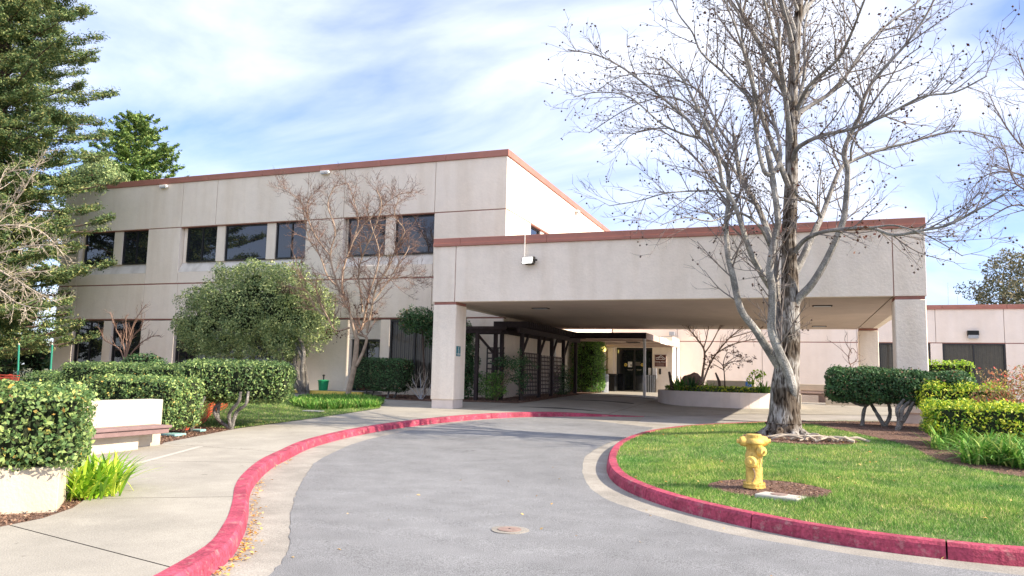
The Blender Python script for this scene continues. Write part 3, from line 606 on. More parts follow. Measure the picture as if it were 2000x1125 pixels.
# coping along roof edge, in lengths
cx = [-35.36, -32.3, -29.2, -26.1, -23, -19.9, -16.8, -13.7, SX+.06]
for a, b in zip(cx, cx[1:]): MB().box(a+.004, b-.004, FY-.06, FY+.25, ZC, ZT).build('coping', M['coping'], bld, bevel=.006)
cyy = [FY+.254]+[31.5+3.05*i for i in range(10)]+[62]
for a, b in zip(cyy, cyy[1:]): MB().box(SX-.25, SX+.06, a+.004, b-.004, ZC, ZT).build('coping', M['coping'], bld, bevel=.006)
MB().box(-35.3, SX-.26, FY+.26, 61.9, ZC-.09, ZC+.02).build('roof', M['driveconc'], bld)
def wallpack(p, n, lab, cat='wall light'):          # small white fixtures under the coping
    t = thing('wall_fixture', lab, cat, p, 'white fixtures under the roof coping'); u = Vector(n); s = Vector((-u.y, u.x, 0))
    c = Vector(p)+u*.09; MB().obox((c.x, c.y), (s.x, s.y), .22, .09, p[2]-.06, p[2]+.05).build('housing', M['whitepaint'], t, bevel=.015)
    c = Vector(p)+u*.12; MB().obox((c.x, c.y), (s.x, s.y), .17, .05, p[2]-.10, p[2]-.062).build('lens', M['trash'], t)
for px, lab in ((323, 'small white fixture under the coping above the leftmost upper windows'), (637, 'small white fixture under the coping above the bare twiggy tree')):
    p = at(px, 361 if px < 400 else 338, FY-.005); wallpack((p.x, FY-.004, 10.40 if px < 400 else 10.45), (0, -1, 0), lab)
wallpack((SX+.004, 38.8, 10.38), (1, 0, 0), 'small white fixture near the roof edge of the sunlit side wall')

# ================================================================== PORTE COCHERE
CY0, CY1, CX0, CX1, SF, CT = 22.30, 36.02, -11.03, 3.14, 3.95, 6.01
can = thing('entrance_canopy', 'large flat drive-through canopy with stucco fascia, terracotta coping and square columns', 'canopy', (-4, 22.3, g(22)))
CC = 5.745
for a, b in ((CX0, -10.26), (-10.26, 2.37), (2.37, CX1)):
    MB().box(a+(G if a > CX0 else 0), b-(G if b < CX1 else 0), CY0, CY0+.22, SF, CC-.003).build('fascia_panel', M['stucco_rough'], can, bevel=.006)
    MB().box(a+(G if a > CX0 else 0), b-(G if b < CX1 else 0), CY1-.22, CY1, SF, CC-.003).build('fascia_panel', M['stucco_rough'], can, bevel=.006)
MB().box(CX0+.03, CX1-.03, CY0+.03, CY0+.2, SF+.01, CC-.05).build('joint_backing', M['reveal'], can)
for x0, x1 in ((CX0, CX0+.22), (CX1-.22, CX1)): MB().box(x0, x1, CY0+.224, CY1-.224, SF, CC-.003).build('side_fascia', M['stucco_rough'], can)
# soffit in three pieces with reveals
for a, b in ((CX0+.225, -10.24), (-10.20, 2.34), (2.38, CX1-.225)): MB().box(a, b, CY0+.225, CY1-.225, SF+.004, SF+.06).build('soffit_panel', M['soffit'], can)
MB().box(CX0+.23, CX1-.23, CY0+.23, CY1-.23, SF+.065, SF+.12).build('soffit_backing', M['joint'], can)
MB().box(CX0+.225, CX1-.225, CY0+.225, CY1-.225, CC-.2, CC-.06).build('roof', M['driveconc'], can)
cxs = [CX0-.03, -10.1, -7.2, -4.6, -1.9, .8, CX1+.03]
for a, b in zip(cxs, cxs[1:]):
    for (y0, y1, yo) in ((CY0-.03, CY0+.25, 0), (CY1-.25, CY1+.03, 1)):
        MB().box(a+.003, b-.003, y0, y1, CC+.10, CT).build('coping', M['coping'], can, bevel=.006)
        MB().box(a+.003, b-.003, y0-(.03 if not yo else 0), y1+(.03 if yo else 0), CC, CC+.098).build('coping_drip', M['coping'], can, bevel=.006)
for x0, x1 in ((CX0-.03, CX0+.25), (CX1-.25, CX1+.03)):
    for k in range(5):
        a = CY0+.253+k*2.64; MB().box(x0, x1, a, a+2.635, CC, CT).build('coping', M['coping'], can)
def column(x0, x1, y0, y1, zb):
    c = MB().box(x0, x1, y0, y1, zb+.28, SF-.09).build('column', M['stucco_rough'], can, bevel=.02)
    MB().box(x0+.035, x1-.035, y0+.035, y1-.035, zb-.3, zb+.275).build('column_base', M['planter'], c)
    MB().box(x0+.02, x1-.02, y0+.02, y1-.02, SF-.085, SF-.002).build('top_reveal', M['reveal'], c)
column(-11.0, -10.20, CY0+.01, CY0+.85, zw(-10.6, 22.3)); column(2.38, 3.12, CY0+.01, CY0+.78, zi(2.7, 22.3)-.02)
column(2.38, 3.12, CY1-.76, CY1-.01, g(35.5)); 
for px, py in ((1056, 602), (1606, 597), (1600, 637)):
    d = ray(px, py); t = (SF-CZ)/d.z; p = Vector((d.x*t, d.y*t, SF)); k = MB().box(p.x-.28, p.x+.28, p.y-.16, p.y+.16, SF-.02, SF+.003).build('soffit_light', M['joint'], can)
    MB().box(p.x-.24, p.x+.24, p.y-.12, p.y+.12, SF-.028, SF-.021).build('lens', M['trash'], k)
# floodlight on the fascia with its conduit
p = at(1036, 511, CY0); fl = thing('floodlight', 'black floodlight with white lens on the canopy fascia', 'floodlight', (p.x, CY0-.002, p.z))
MB().box(p.x-.14, p.x+.14, CY0-.10, CY0-.004, p.z-.1, p.z+.12).build('back_box', M['black'], fl, bevel=.01)
hv = [(p.x-.19, CY0-.30, p.z-.11), (p.x+.17, CY0-.30, p.z-.11), (p.x+.20, CY0-.12, p.z-.08), (p.x-.20, CY0-.12, p.z-.08), (p.x-.19, CY0-.20, p.z+.13), (p.x+.17, CY0-.20, p.z+.13), (p.x+.20, CY0-.10, p.z+.13), (p.x-.20, CY0-.10, p.z+.13)]
MB().add(hv, [(3, 2, 1, 0), (4, 5, 6, 7), (0, 1, 5, 4), (1, 2, 6, 5), (2, 3, 7, 6), (3, 0, 4, 7)]).build('housing', M['black'], fl, bevel=.008)
MB().add([(p.x-.165, CY0-.304, p.z-.085), (p.x+.145, CY0-.304, p.z-.085), (p.x+.145, CY0-.220, p.z+.105), (p.x-.165, CY0-.220, p.z+.105)], [(0, 1, 2, 3)]).build('lens', M['lampglass'], fl)
MB().beam((p.x+.17, CY0-.2, p.z+.02), (p.x+.27, CY0-.15, p.z+.02), .05, .05).build('sensor', M['black'], fl)
MB().tube([(p.x-.17, CY0-.07, p.z+.1), (p.x-.17, CY0-.075, CT+.03), (p.x-.17, CY0+.1, CT+.05)], .013, 6).build('conduit', M['whitepaint'], fl)

# text as flat mesh
def text(name, s, size, mtx, m, parent, depth=.001):
    c = bpy.data.curves.new(name, 'FONT'); c.body = s; c.size = size; c.align_x = 'CENTER'; c.align_y = 'CENTER'; c.extrude = depth; c.resolution_u = 2
    o = bpy.data.objects.new('tmp', c); COL.objects.link(o); bpy.context.view_layer.update()
    me = bpy.data.meshes.new_from_object(o.evaluated_get(bpy.context.evaluated_depsgraph_get())); bpy.data.objects.remove(o)
    me.materials.clear(); me.materials.append(m); q = bpy.data.objects.new(name, me); COL.objects.link(q); q.parent = parent
    off = origin(parent); q.matrix_local = Matrix.Translation(-off) @ mtx; return q
FRONT = Matrix.Rotation(R(90), 4, 'X')
def tf(x, y, z): return Matrix.Translation((x, y, z)) @ FRONT
# teal sign on the left column
p = onx = None
def onX(px, py, X): d = ray(px, py); t = X/d.x; return Vector((X, d.y*t, CZ+d.z*t))
a = onX(891.5, 676, -10.197); b = onX(898.5, 696, -10.197)
sg = thing('wall_sign', 'small teal sign with white ribbon mark on the left canopy column', 'sign', (-10.19, (a.y+b.y)/2, (a.z+b.z)/2))
MB().box(-10.197, -10.185, a.y, b.y, b.z, a.z).build('sign_plate', M['teal'], sg)
SIDE = Matrix.Rotation(R(90), 4, 'Z') @ FRONT; yc = (a.y+b.y)/2; wy = b.y-a.y
def ts(x, y, z): return Matrix.Translation((x, y, z)) @ SIDE
text('ribbon_mark', '§', wy*.75, ts(-10.183, yc, a.z-(a.z-b.z)*.36), M['whitepaint'], sg); text('sign_lettering', 'NO SMOKING', wy*.16, ts(-10.183, yc, b.z+.07), M['whitepaint'], sg); text('sign_lettering', 'CAMPUS', wy*.16, ts(-10.183, yc, b.z+.035), M['whitepaint'], sg)

# ================================================================== REAR WING
WY = 47.5
wing = thing('wing_building', 'low single storey pale pink stucco wing with terracotta coping behind the canopy', 'building', (8, WY, .75))
wx = [-10.9, -6.9, -2.0, 3.1, 7.04, 10.28, 14.5, 19, 24, 30]
for a, b in zip(wx, wx[1:]): MB().box(a+G, b-G, WY, WY+.3, 3.98, 5.78).build('wall_panel', M['stucco_wing'], wing, bevel=.006)
for a, b in ((-10.9, -6.9), (-6.9, -2.0), (-2.0, 4.2), (6.75, 7.35), (10.30, 14.5), (14.5, 19), (19, 24), (24, 30)): MB().box(a+G, b-G, WY, WY+.3, .6, 3.93).build('wall_panel', M['stucco_wing'], wing, bevel=.006)
for a, b in ((4.2, 6.75), (7.35, 10.30)):
    MB().box(a+.005, b-.005, WY, WY+.3, .6, 1.62).build('wall_panel', M['stucco_wing'], wing)
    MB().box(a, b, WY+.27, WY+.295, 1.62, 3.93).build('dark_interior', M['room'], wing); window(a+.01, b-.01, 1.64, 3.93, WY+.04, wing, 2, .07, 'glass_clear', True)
MB().box(-10.9, 30, WY+.03, WY+.29, 3.932, 3.978).build('joint_strip', M['reveal'], wing); MB().box(-10.9, 29.9, WY+.31, 62, .5, 5.7).build('inner_wall', M['sillpaint'], wing)
x = -10.9
while x < 30: MB().box(x+.004, x+3.04, WY-.05, WY+.25, 5.86, 6.03).build('coping', M['coping'], wing, bevel=.005); MB().box(x+.004, x+3.04, WY-.07, WY+.25, 5.78, 5.857).build('coping_drip', M['coping'], wing); x += 3.05
wl = thing('wall_light', 'black boxy wall light above the wide window of the rear wing', 'wall light', (8.81, WY-.01, 4.40))
MB().box(8.53, 9.07, WY-.22, WY-.005, 4.36, 4.62).build('housing', M['black'], wl, bevel=.02); MB().add([(8.56, WY-.2, 4.20), (9.04, WY-.2, 4.20), (9.04, WY-.221, 4.38), (8.56, WY-.221, 4.38), (8.56, WY-.02, 4.20), (9.04, WY-.02, 4.20)], [(0, 1, 2, 3), (0, 4, 5, 1), (0, 3, 4), (1, 5, 2)]).build('lens', M['trash'], wl)
sp = at(1313, 655, WY); fl2 = thing('security_light', 'small grey floodlight on the pink wall beside the walkway roof', 'security light', (sp.x, WY-.01, sp.z))
MB().box(sp.x-.16, sp.x+.16, WY-.25, WY-.12, sp.z-.02, sp.z+.22).build('housing', M['trash'], fl2, bevel=.01); MB().tube([(sp.x, WY-.18, sp.z-.02), (sp.x, WY-.1, sp.z-.25), (sp.x, WY-.01, sp.z-.27)], .03, 6).build('bracket', M['trash'], fl2)
for i, (px, top, rx) in enumerate(((1851.5, 552, .018), (1870, 577, .014))):
    a = at(px, 600, 58); b = at(px, top, 58); mb = MB(); mb.tube([(a.x, 58, 5.9), (b.x, 58, b.z)], rx, 5)
    t = thing('roof_antenna', ['taller thin whip antenna on the roof of the rear wing', 'shorter thin whip antenna on the roof of the rear wing'][i], 'antenna', (a.x, 58, 5.7)); mb.build('whip', M['trash'], t); MB().tube([(a.x, 58, 5.7), (a.x, 58, 6.0)], .04, 6).build('mount', M['metal'], t)

# entrance vestibule and its flat walkway roof
EY = 44.6; gz = g(EY)+.03
ent = thing('entrance_vestibule', 'shaded stucco entrance with black glass sliding doors under the walkway roof', 'entrance', (-9, EY, gz))
DL, DR = at(1204, 700, EY).x, at(1274, 700, EY).x; ER = at(1313, 700, EY).x; DT = at(1230, 679, EY).z
MB().box(DR, ER, EY, EY+.25, gz-.2, 4.05).build('wall', M['stucco_rough'], ent); MB().box(-10.92, DL, EY, EY+.25, gz-.2, 4.05).build('wall', M['stucco_rough'], ent)
MB().box(DL, DR, EY, EY+.25, DT, 4.05).build('door_header', M['stucco_rough'], ent); MB().box(ER-.25, ER, EY+.252, WY-.005, gz-.2, 4.05).build('wall', M['stucco_wing'], ent)
MB().box(-10.92, ER, EY+.1, WY-.005, 4.053, 4.12).build('roof', M['driveconc'], ent)
MB().box(-10.93, -10.55, EY-.9, EY-.002, gz-.1, 3.4).build('pier', M['stucco_rough'], ent); MB().box(DL-.42, DL-.12, EY-.35, EY-.002, gz-.1, 3.4).build('pier', M['stucco_rough'], ent)
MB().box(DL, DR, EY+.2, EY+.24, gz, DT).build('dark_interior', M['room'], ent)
dr = MB().box(DL, DR, EY+.06, EY+.12, DT-.12, DT).build('door', M['darkframe'], ent, label='black framed double glass door')
xm = (DL+DR)/2
for a in (DL, xm-.05, xm+.005, DR-.06): MB().box(a, a+.05, EY+.06, EY+.12, gz, DT-.12).build('stile', M['darkframe'], dr)
for a, b in ((DL+.05, xm-.05), (xm+.055, DR-.06)): MB().add([(a, EY+.09, gz), (b, EY+.09, gz), (b, EY+.09, DT-.12), (a, EY+.09, DT-.12)], [(0, 1, 2, 3)]).build('pane', M['glass'], dr)
def disc(x, y, z, r, k=20): return [(x+r*math.cos(2*math.pi*i/k), y, z+r*math.sin(2*math.pi*i/k)) for i in range(k)]
for px in (1221.5, 1254):
    q = at(px, 712.5, EY); MB().add(disc(q.x, EY+.083, q.z, .09), [tuple(range(20))]).build('round_sticker', M['yellowline'], dr); MB().box(q.x-.06, q.x+.06, EY+.079, EY+.081, q.z-.02, q.z+.02).build('sticker_bar', M['black'], dr)
q = at(1230, 712, EY); pn = thing('paper_notice', 'white paper notice taped to the black entrance door', 'notice', (q.x, EY+.08, q.z))
MB().box(q.x-.12, q.x+.12, EY+.08, EY+.084, q.z-.15, q.z+.16).build('sheet_of_paper', M['whitepaint'], pn); MB().box(q.x+.03, q.x+.09, EY+.076, EY+.079, q.z-.09, q.z+.02).build('printed_picture', M['black'], pn)
for k in range(5): MB().box(q.x-.09, q.x+(.0 if k > 2 else .08), EY+.076, EY+.079, q.z+.11-k*.04, q.z+.118-k*.04).build('printed_line', M['trash'], pn)
q = at(1246, 711, EY)
for k in range(5): MB().box(q.x-.17, q.x+.15-.02*(k % 3), EY+.079, EY+.082, q.z+.10-k*.045, q.z+.115-k*.045).build('door_lettering', M['blind'], dr)
for px in (1230, 1248):
    q = at(px, 722, EY); MB().box(q.x-.16, q.x+.16, EY+.079, EY+.082, q.z, q.z+.02).box(q.x-.13, q.x+.13, EY+.079, EY+.082, q.z-.05, q.z-.035).build('door_lettering', M['blind'], dr)
# walkway roof
AX0, AX1, AY0, AY1, AZ0, AZ1 = -10.9, -6.35, 34.2, 44.59, 3.42, 3.68
wr = thing('walkway_roof', 'flat walkway roof on slim pale posts leading to the entrance door', 'covered walkway', (AX1, AY0, g(AY0)))
MB().box(AX0, AX1, AY0, AY0+.10, AZ0, AZ1).build('front_fascia', M['darkwood'], wr)
for k in range(4): a = AY0+.102+k*2.62; MB().box(AX1-.08, AX1, a, a+2.605, AZ0, AZ1).build('side_fascia', M['fasciapaint'], wr)
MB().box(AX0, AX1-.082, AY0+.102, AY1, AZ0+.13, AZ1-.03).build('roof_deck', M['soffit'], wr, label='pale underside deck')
MB().box(AX0, AX1-.003, AY0+.003, AY1, AZ1-.028, AZ1+.012).build('roof_sheet', M['fasciapaint'], wr)
for y in (37.4, 40.6, 43.8): MB().box(AX0, AX1-.084, y, y+.12, AZ0+.02, AZ0+.128).build('joist', M['fasciapaint'], wr)
for x, y in ((-6.42, 34.28), (-6.42, 44.0), (-10.6, 34.28), (-10.6, 44.0), ): MB().box(x-.055, x+.055, y-.055, y+.055, g(y), AZ0+.01).build('post', M['whitepaint'], wr, bevel=.008)
q = at(1237, 663, 40); MB().box(q.x-.3, q.x+.3, 39.6, 40.3, AZ0+.08, AZ0+.129).build('ceiling_light', M['black'], wr)
q0, q1 = at(1288, 664, 37.5), at(1302, 668, 39.6)
d0 = ray(1288, 664); t = AX1/d0.x; ya = d0.y*t; d1 = ray(1303.5, 668); t = AX1/d1.x; yb = d1.y*t
rs = thing('roof_sign', 'white sign board fixed to the side fascia of the walkway roof', 'sign', (AX1, (ya+yb)/2, AZ0+.12)); MB().box(AX1+.004, AX1+.03, ya, yb, AZ0-.02, AZ1+.02).build('sign_board', M['whitepaint'], rs)
text('sign_lettering', 'I EXIT', .2, ts(AX1+.032, (ya+yb)/2, (AZ0+AZ1)/2), M['black'], rs) if False else None
for (a, b) in ((.12, .2), (.3, .36), (.42, .6), (.66, .88)): MB().box(AX1+.031, AX1+.034, ya+(yb-ya)*a, ya+(yb-ya)*b, AZ0+.05, AZ1-.06).build('sign_lettering', M['trash'], rs)
# brown notice sign, white box, card reader, post
a, b = at(1279.5, 693, EY), at(1300.5, 716, EY); bs = thing('visitor_sign', 'brown square sign with white mountain outline beside the entrance door', 'sign', ((a.x+b.x)/2, EY-.01, (a.z+b.z)/2))
MB().box(a.x-.04, b.x+.04, EY-.03, EY-.003, b.z-.04, a.z+.04).build('frame', M['planter'], bs); MB().box(a.x, b.x, EY-.045, EY-.031, b.z, a.z).build('sign_face', M['signbrown'], bs)
W_, H_ = b.x-a.x, a.z-b.z
mt = MB()
for pts in ([(.05, .72), (.35, .80), (.55, .95), (.80, .78), (.97, .66)], [(.30, .70), (.52, .82), (.78, .68)], [(.1, .62), (.9, .60)]):
    for u, v in zip(pts, pts[1:]): mt.beam((a.x+u[0]*W_, EY-.048, b.z+u[1]*H_), (a.x+v[0]*W_, EY-.048, b.z+v[1]*H_), .004, .03)
mt.build('mountain_outline', M['whitepaint'], bs); text('sign_lettering', 'Visiting Hours', .13, tf((a.x+b.x)/2, EY-.048, b.z+.40*H_), M['whitepaint'], bs)
for k in range(3): MB().box(a.x+.08, b.x-.08, EY-.048, EY-.046, b.z+(.08+.075*k)*H_, b.z+(.10+.075*k)*H_).build('sign_lettering', M['fasciapaint'], bs)
a, b = at(1270, 719, EY), at(1286, 741, EY); nb_ = thing('notice_case', 'white notice box on a black post below the brown sign', 'notice box', (a.x, EY-.6, gz))
MB().box(a.x, b.x, EY-.62, EY-.50, b.z, a.z).build('case', M['whitepaint'], nb_, bevel=.01); xx = at(1277, 740, EY).x; MB().box(xx-.03, xx+.03, EY-.68, EY-.622, gz, a.z).build('post', M['black'], nb_)
a, b = at(1287.5, 720, EY), at(1290.5, 731, EY); MB().box(a.x, b.x+.02, EY-.05, EY-.004, b.z, a.z).build('card_reader', M['black'], loc=(a.x, EY, a.z), label='small black card reader on the wall right of the white notice box', cat='card reader', bevel=.005)
yl = at(1179, 681, 43); MB().lathe([(.06, -.16), (.13, -.12), (.15, 0), (.1, .1), (.03, .14)], (yl.x, 43, yl.z), 12).build('lantern', M['yellowlamp'], loc=(yl.x, 43, yl.z), label='small glowing yellow lantern beside the bamboo at the entrance', cat='lantern')
# bins
def binn(px, py, r, h, lab, m, slats=True, yy=None):
    q = gnd(px, py, .02); 
    if yy: q = at(px, py, yy); q.z = g(yy)+dzw(q.x, yy)
    t = thing('litter_bin', lab, 'litter bin', (q.x, q.y, q.z)); MB().lathe([(r*.86, 0.02), (r*.86, h*.92)], q, 20).build('liner', M['black'], t)
    for z in (0, h*.9): MB().lathe([(r*.9, z), (r, z+.01), (r, z+h*.08), (r*.9, z+h*.09)], q, 24).build('hoop', m, t)
    for k in range(26):
        a = 2*math.pi*k/26; c = (q.x+math.cos(a)*r*.95, q.y+math.sin(a)*r*.95); MB().obox(c, (math.cos(a), math.sin(a)), .012, r*.075, q.z+h*.085, q.z+h*.9).build('slat', m, t)
    MB().lathe([(r, h*.99), (r*.92, h*1.03), (r*.45, h*1.03), (r*.45, h)], q, 24).build('lid', m, t); return q
binn(1176, 771, .34, 1.05, 'grey slatted litter bin standing in the sun beside the bamboo', M['trash'])
q = at(1193, 760, 43.6); q.z = g(43.6)+.04; t = thing('litter_bin', 'dark square bin in the shade left of the entrance door', 'litter bin', q); MB().box(q.x-.3, q.x+.3, 43.4, 43.9, q.z, q.z+1.02).build('body', M['black'], t, bevel=.04); MB().box(q.x-.33, q.x+.33, 43.37, 43.93, q.z+1.023, q.z+1.1).build('lid', M['darkframe'], t, bevel=.02)
q = at(1266, 760, 43.8); q.z = g(43.8)+.02; t = thing('litter_bin', 'grey slatted bin half hidden behind the front walkway post', 'litter bin', q)
MB().box(q.x-.26, q.x+.42, 43.6, 44.0, q.z, q.z+1.1).build('body', M['black'], t)
for k in range(7): MB().box(q.x-.26+k*.1, q.x-.22+k*.1, 43.57, 43.597, q.z+.05, q.z+1.08).build('slat', M['trash'], t)

# ================================================================== PERGOLA + TRELLIS
def lattice(root, p0, u, L, z0, z1, sx=.2, sz=.16, th=.012, w=.052):
    mb = MB(); u = Vector((u[0], u[1], 0)).normalized(); n = Vector((-u.y, u.x, 0)); a = Vector((p0[0], p0[1], 0)); x = 0
    while x <= L:
        c = a+u*x; mb.obox((c.x, c.y), (u.x, u.y), w/2, th, z0, z1); x += sx
    z = z0+.05
    while z < z1:
        c = a+u*L/2+n*.02; mb.obox((c.x, c.y), (u.x, u.y), L/2, th, z, z+w); z += sz
    return mb.build('lattice', M['joint_wood'] if 'joint_wood' in M else M['darkwood'], root, kind='stuff')
M['lattice'] = mat('weathered_lattice', (.10, .08, .075), .85, .2, 8)
M['joint_wood'] = M['lattice']
tx = -9.9
tr = thing('trellis_pergola', 'long dark timber trellis with lattice panels along the shaded side wall', 'trellis', (tx, 27.8, zw(tx, 28)))
ZR = 3.28
py_ = [27.8, 29.9, 31.6, 33.35, 35.4]
for y in py_: MB().box(tx-.07, tx+.07, y-.07, y+.07, zw(tx, y)-.02, ZR).build('post', M['darkwood'], tr, bevel=.006)
for x in (tx, SX+.12): MB().box(x-.06, x+.06, 27.35, 36.0, ZR+.002, ZR+.2).build('beam', M['darkwood'], tr)
y = 27.45
while y < 36: MB().box(SX+.02, tx+.35, y-.05, y+.05, ZR+.203, ZR+.42).build('rafter', M['darkwood'], tr); y += .24
for y in py_[:-1]: MB().beam((tx, y+.07, ZR-.75), (tx, y+.78, ZR-.02), .07, .09).build('brace', M['darkwood'], tr)
for a, b in zip(py_[:3], py_[1:4]): lattice(tr, (tx+.0, a+.12), (0, 1), b-a-.2, zw(tx, a)+.12, 2.52)
pg = thing('pergola', 'short dark timber pergola on square posts behind the left canopy column', 'pergola', (-11.2, 26.6, zw(-11, 26.6)))
for x, y in ((-11.25, 26.6), (-10.75, 27.2), (-10.55, 27.35), (-12.3, 26.9)): MB().box(x-.065, x+.065, y-.065, y+.065, zw(x, y)-.02, 3.2).build('post', M['darkwood'], pg, bevel=.006)
MB().box(-12.4, -10.3, 26.53, 26.67, 3.203, 3.34).build('beam', M['darkwood'], pg); MB().box(-12.4, -10.3, 27.25, 27.4, 3.203, 3.34).build('beam', M['darkwood'], pg)
for k in range(5): MB().box(-12.5+.02*k, -10.0-.12*k, 26.3+.3*k, 26.36+.3*k, 3.343, 3.44).build('rafter', M['darkwood'], pg)
MB().beam((-11.25, 26.62, 3.15), (-10.8, 27.1, 2.5), .07, .08).build('brace', M['darkwood'], pg)
lattice(pg, (-11.2, 27.5), (1, 0), .7, zw(-11, 27)+.1, 2.7, .22, .2)

# ================================================================== LANDING, BUCKET, UTILITIES
la = thing('door_landing', 'low concrete landing with yellow painted edge outside the side door', 'landing', (-18.4, 27.3, zw(-18, 27.5)))
zl = zw(-18, 27.5); MB().box(-20.1, -16.3, 27.05, 28.5, zl-.1, zl+.13).build('slab', M['concrete'], la); MB().box(-20.11, -16.29, 26.93, 27.045, zl-.1, zl+.135).build('yellow_edge', M['yellowline'], la)
q = at(631, 762, 27.6); q.z = zl+.13; bu = thing('bucket', 'green plastic bucket with lid and pump standing on the landing', 'bucket', q)
MB().lathe([(.18, 0), (.215, .36), (.225, .365), (.225, .40), (.1, .43)], q, 20).build('pail', M['greenplastic'], bu); MB().lathe([(.03, .43), (.035, .60), (.06, .61), (.06, .64), (.02, .66)], q, 10).build('pump', M['black'], bu); MB().lathe([(.228, .385), (.24, .39), (.24, .42), (.12, .445)], q, 20).build('lid', M['greenplastic'], bu)
for px, py, w, h, lab, nm in ((338, 849, .2, .16, 'pale teal utility box lid in the soil beside the bench wall', 'utility_lid'), (388, 841, .13, .09, 'smaller pale teal lid between the hedge stems', 'utility_lid'), (628, 797, .16, .18, 'small teal lid in front of the ground cover leaves', 'utility_lid')):
    q = gnd(px, py, .17); MB().box(q.x-w, q.x+w, q.y-h, q.y+h, q.z-.02, q.z+.03).build(nm, M['lid'], loc=tuple(q), label=lab, cat='utility lid', bevel=.01)
q = gnd(612, 803, .17); MB().box(q.x-.28, q.x+.28, q.y-.15, q.y+.15, q.z-.02, q.z+.02).build('valve_slab', M['paleband'], loc=tuple(q), label='small flat pale concrete slab at the edge of the ground cover', cat='slab', bevel=.01)
# manhole in the road
q = gnd(995, 1038, .0); mh = thing('manhole', 'round iron cover in a pale concrete collar in the asphalt', 'manhole cover', (q.x, q.y, g(q.y)+.01))
rr = [(q.x+.20*math.cos(t)*(1+.06*math.sin(3*t)), q.y+.20*math.sin(t)) for t in [i*2*math.pi/28 for i in range(28)]]; MB().prism(rr, g(q.y)-.02, g(q.y)+.020).build('collar', M['gutter'], mh)
MB().lathe([(.125, -.02), (.125, .026), (.11, .028)], (q.x, q.y, g(q.y)), 28).build('iron_cover', M['rust'], mh); MB().lathe([(.012, .028), (.012, .031)], (q.x, q.y, g(q.y)), 8).build('lift_hole', M['black'], mh)

# ================================================================== BENCH + PLANTER WALLS LEFT
bz = g(11)+.15
bw = thing('bench_wall', 'cream stucco wall with projecting plum seat board beside the pavement', 'bench', (-11.2, 10.3, bz))
MB().prism([(-11.05, 8.5), (-11.04, 10.2), (-11.08, 11.33), (-11.42, 11.36), (-11.42, 8.5)], bz-.2, 1.065).build('wall', M['cream'], bw, bevel=.012)
st = MB().box(-11.05, -10.62, 8.5, 11.12, .575, .625).build('seat', M['bench'], bw, bevel=.01); MB().box(-11.02, -10.655, 8.55, 11.08, .485, .572).build('seat_apron', M['bench'], st, bevel=.006)
MB().box(-11.06, -10.86, 8.6, 10.6, bz-.1, .483).build('seat_support', M['cream'], bw)
u = Vector((.72, .69, 0)).normalized(); v = Vector((-u.y, u.x, 0)); P0 = Vector((-7.2, 6.03, 0))
pw = thing('planter_wall', 'low cream stucco wall stub under the big hedge at the left edge', 'wall', (P0.x, P0.y, g(6)+.15))
for k in range(5):
    a = P0-u*(.62*k); b = P0-u*(.62*(k+1)-.006); MB().prism([(a.x, a.y), (a.x+v.x*.95, a.y+v.y*.95), (b.x+v.x*.95, b.y+v.y*.95), (b.x, b.y)], .05, .60).build('wall_block', M['cream'], pw, bevel=.005)

# ================================================================== HYDRANT
hp = gnd(1473, 950, .22); hz = zi(hp.x, hp.y)+.01; hp = Vector((hp.x, hp.y, hz)); hs = (at(1473, 848, hp.y).z-hz)/.80
hy = thing('fire_hydrant', 'yellow fire hydrant in a mulch circle on the lawn', 'fire hydrant', hp)
def hl(name, prof, axis=(0, 0, 1), c=(0, 0, 0), k=24, m='hydrant'): return MB().lathe([(r*hs*(1.24 if axis == (0, 0, 1) else 1.12), h*hs*(1 if axis == (0, 0, 1) else 1.2)) for r, h in prof], hp+Vector((c[0]*1.24, c[1]*1.24, c[2]))*hs, k, axis).build(name, M[m], hy)
hl('base_flange', [(.13, 0), (.135, .005), (.135, .035), (.12, .04), (.12, .05), (.132, .052), (.132, .075), (.115, .08)])
hl('barrel', [(.104, .08), (.098, .12), (.098, .44), (.102, .46), (.102, .50), (.09, .54)])
for k in range(8): a = k*math.pi/4; hl('flange_bolt', [(.011, .07), (.011, .095)], c=(.118*math.cos(a), .118*math.sin(a), 0), k=6)
vh = Vector((-.22, -1, 0)).normalized(); vr = Vector((.80, -.60, 0)).normalized(); vl = Vector((-1, .1, 0)).normalized()
def nozzle(ax, z, r, L, nm):
    o = hl(nm, [(r*.72, .04), (r*.78, L*.55), (r, L*.57), (r*1.04, L*.62), (r*1.02, L*.85), (r*.85, L*.97), (r*.3, L), (r*.28, L+.028), (.005, L+.03)], ax, (0, 0, z), 20)
    return o
nozzle(vh, .395, .078, .185, 'large_outlet'); nozzle(vr, .555, .066, .165, 'side_outlet')
hl('upper_body', [(.09, .52), (.088, .60), (.105, .64), (.115, .66)])
hl('bonnet', [(.118, .66), (.125, .67), (.125, .70), (.105, .735), (.092, .745), (.092, .79), (.085, .80), (.02, .805)])
hl('cross_outlet', [(.01, -.215), (.03, -.21), (.03, -.18), (.058, -.17), (.07, -.12), (.072, -.06), (.072, .06), (.07, .12), (.058, .17), (.03, .18), (.03, .21), (.01, .215)], RT, (0, 0, .695), 20)
ch = []
for i in range(14): t = i/13; ch.append(hp+Vector((vh.x*.13+.05*math.sin(3*t), vh.y*(.17-.03*t), .34-.24*t))*hs)
MB().tube(ch, .006, 5).build('chain', M['rust'], hy); ch = [hp+Vector((vr.x*.14, vr.y*.14, .52-.2*i/9))*hs+RT*(.01*math.sin(i)) for i in range(10)]; MB().tube(ch, .005, 5).build('chain', M['rust'], hy)
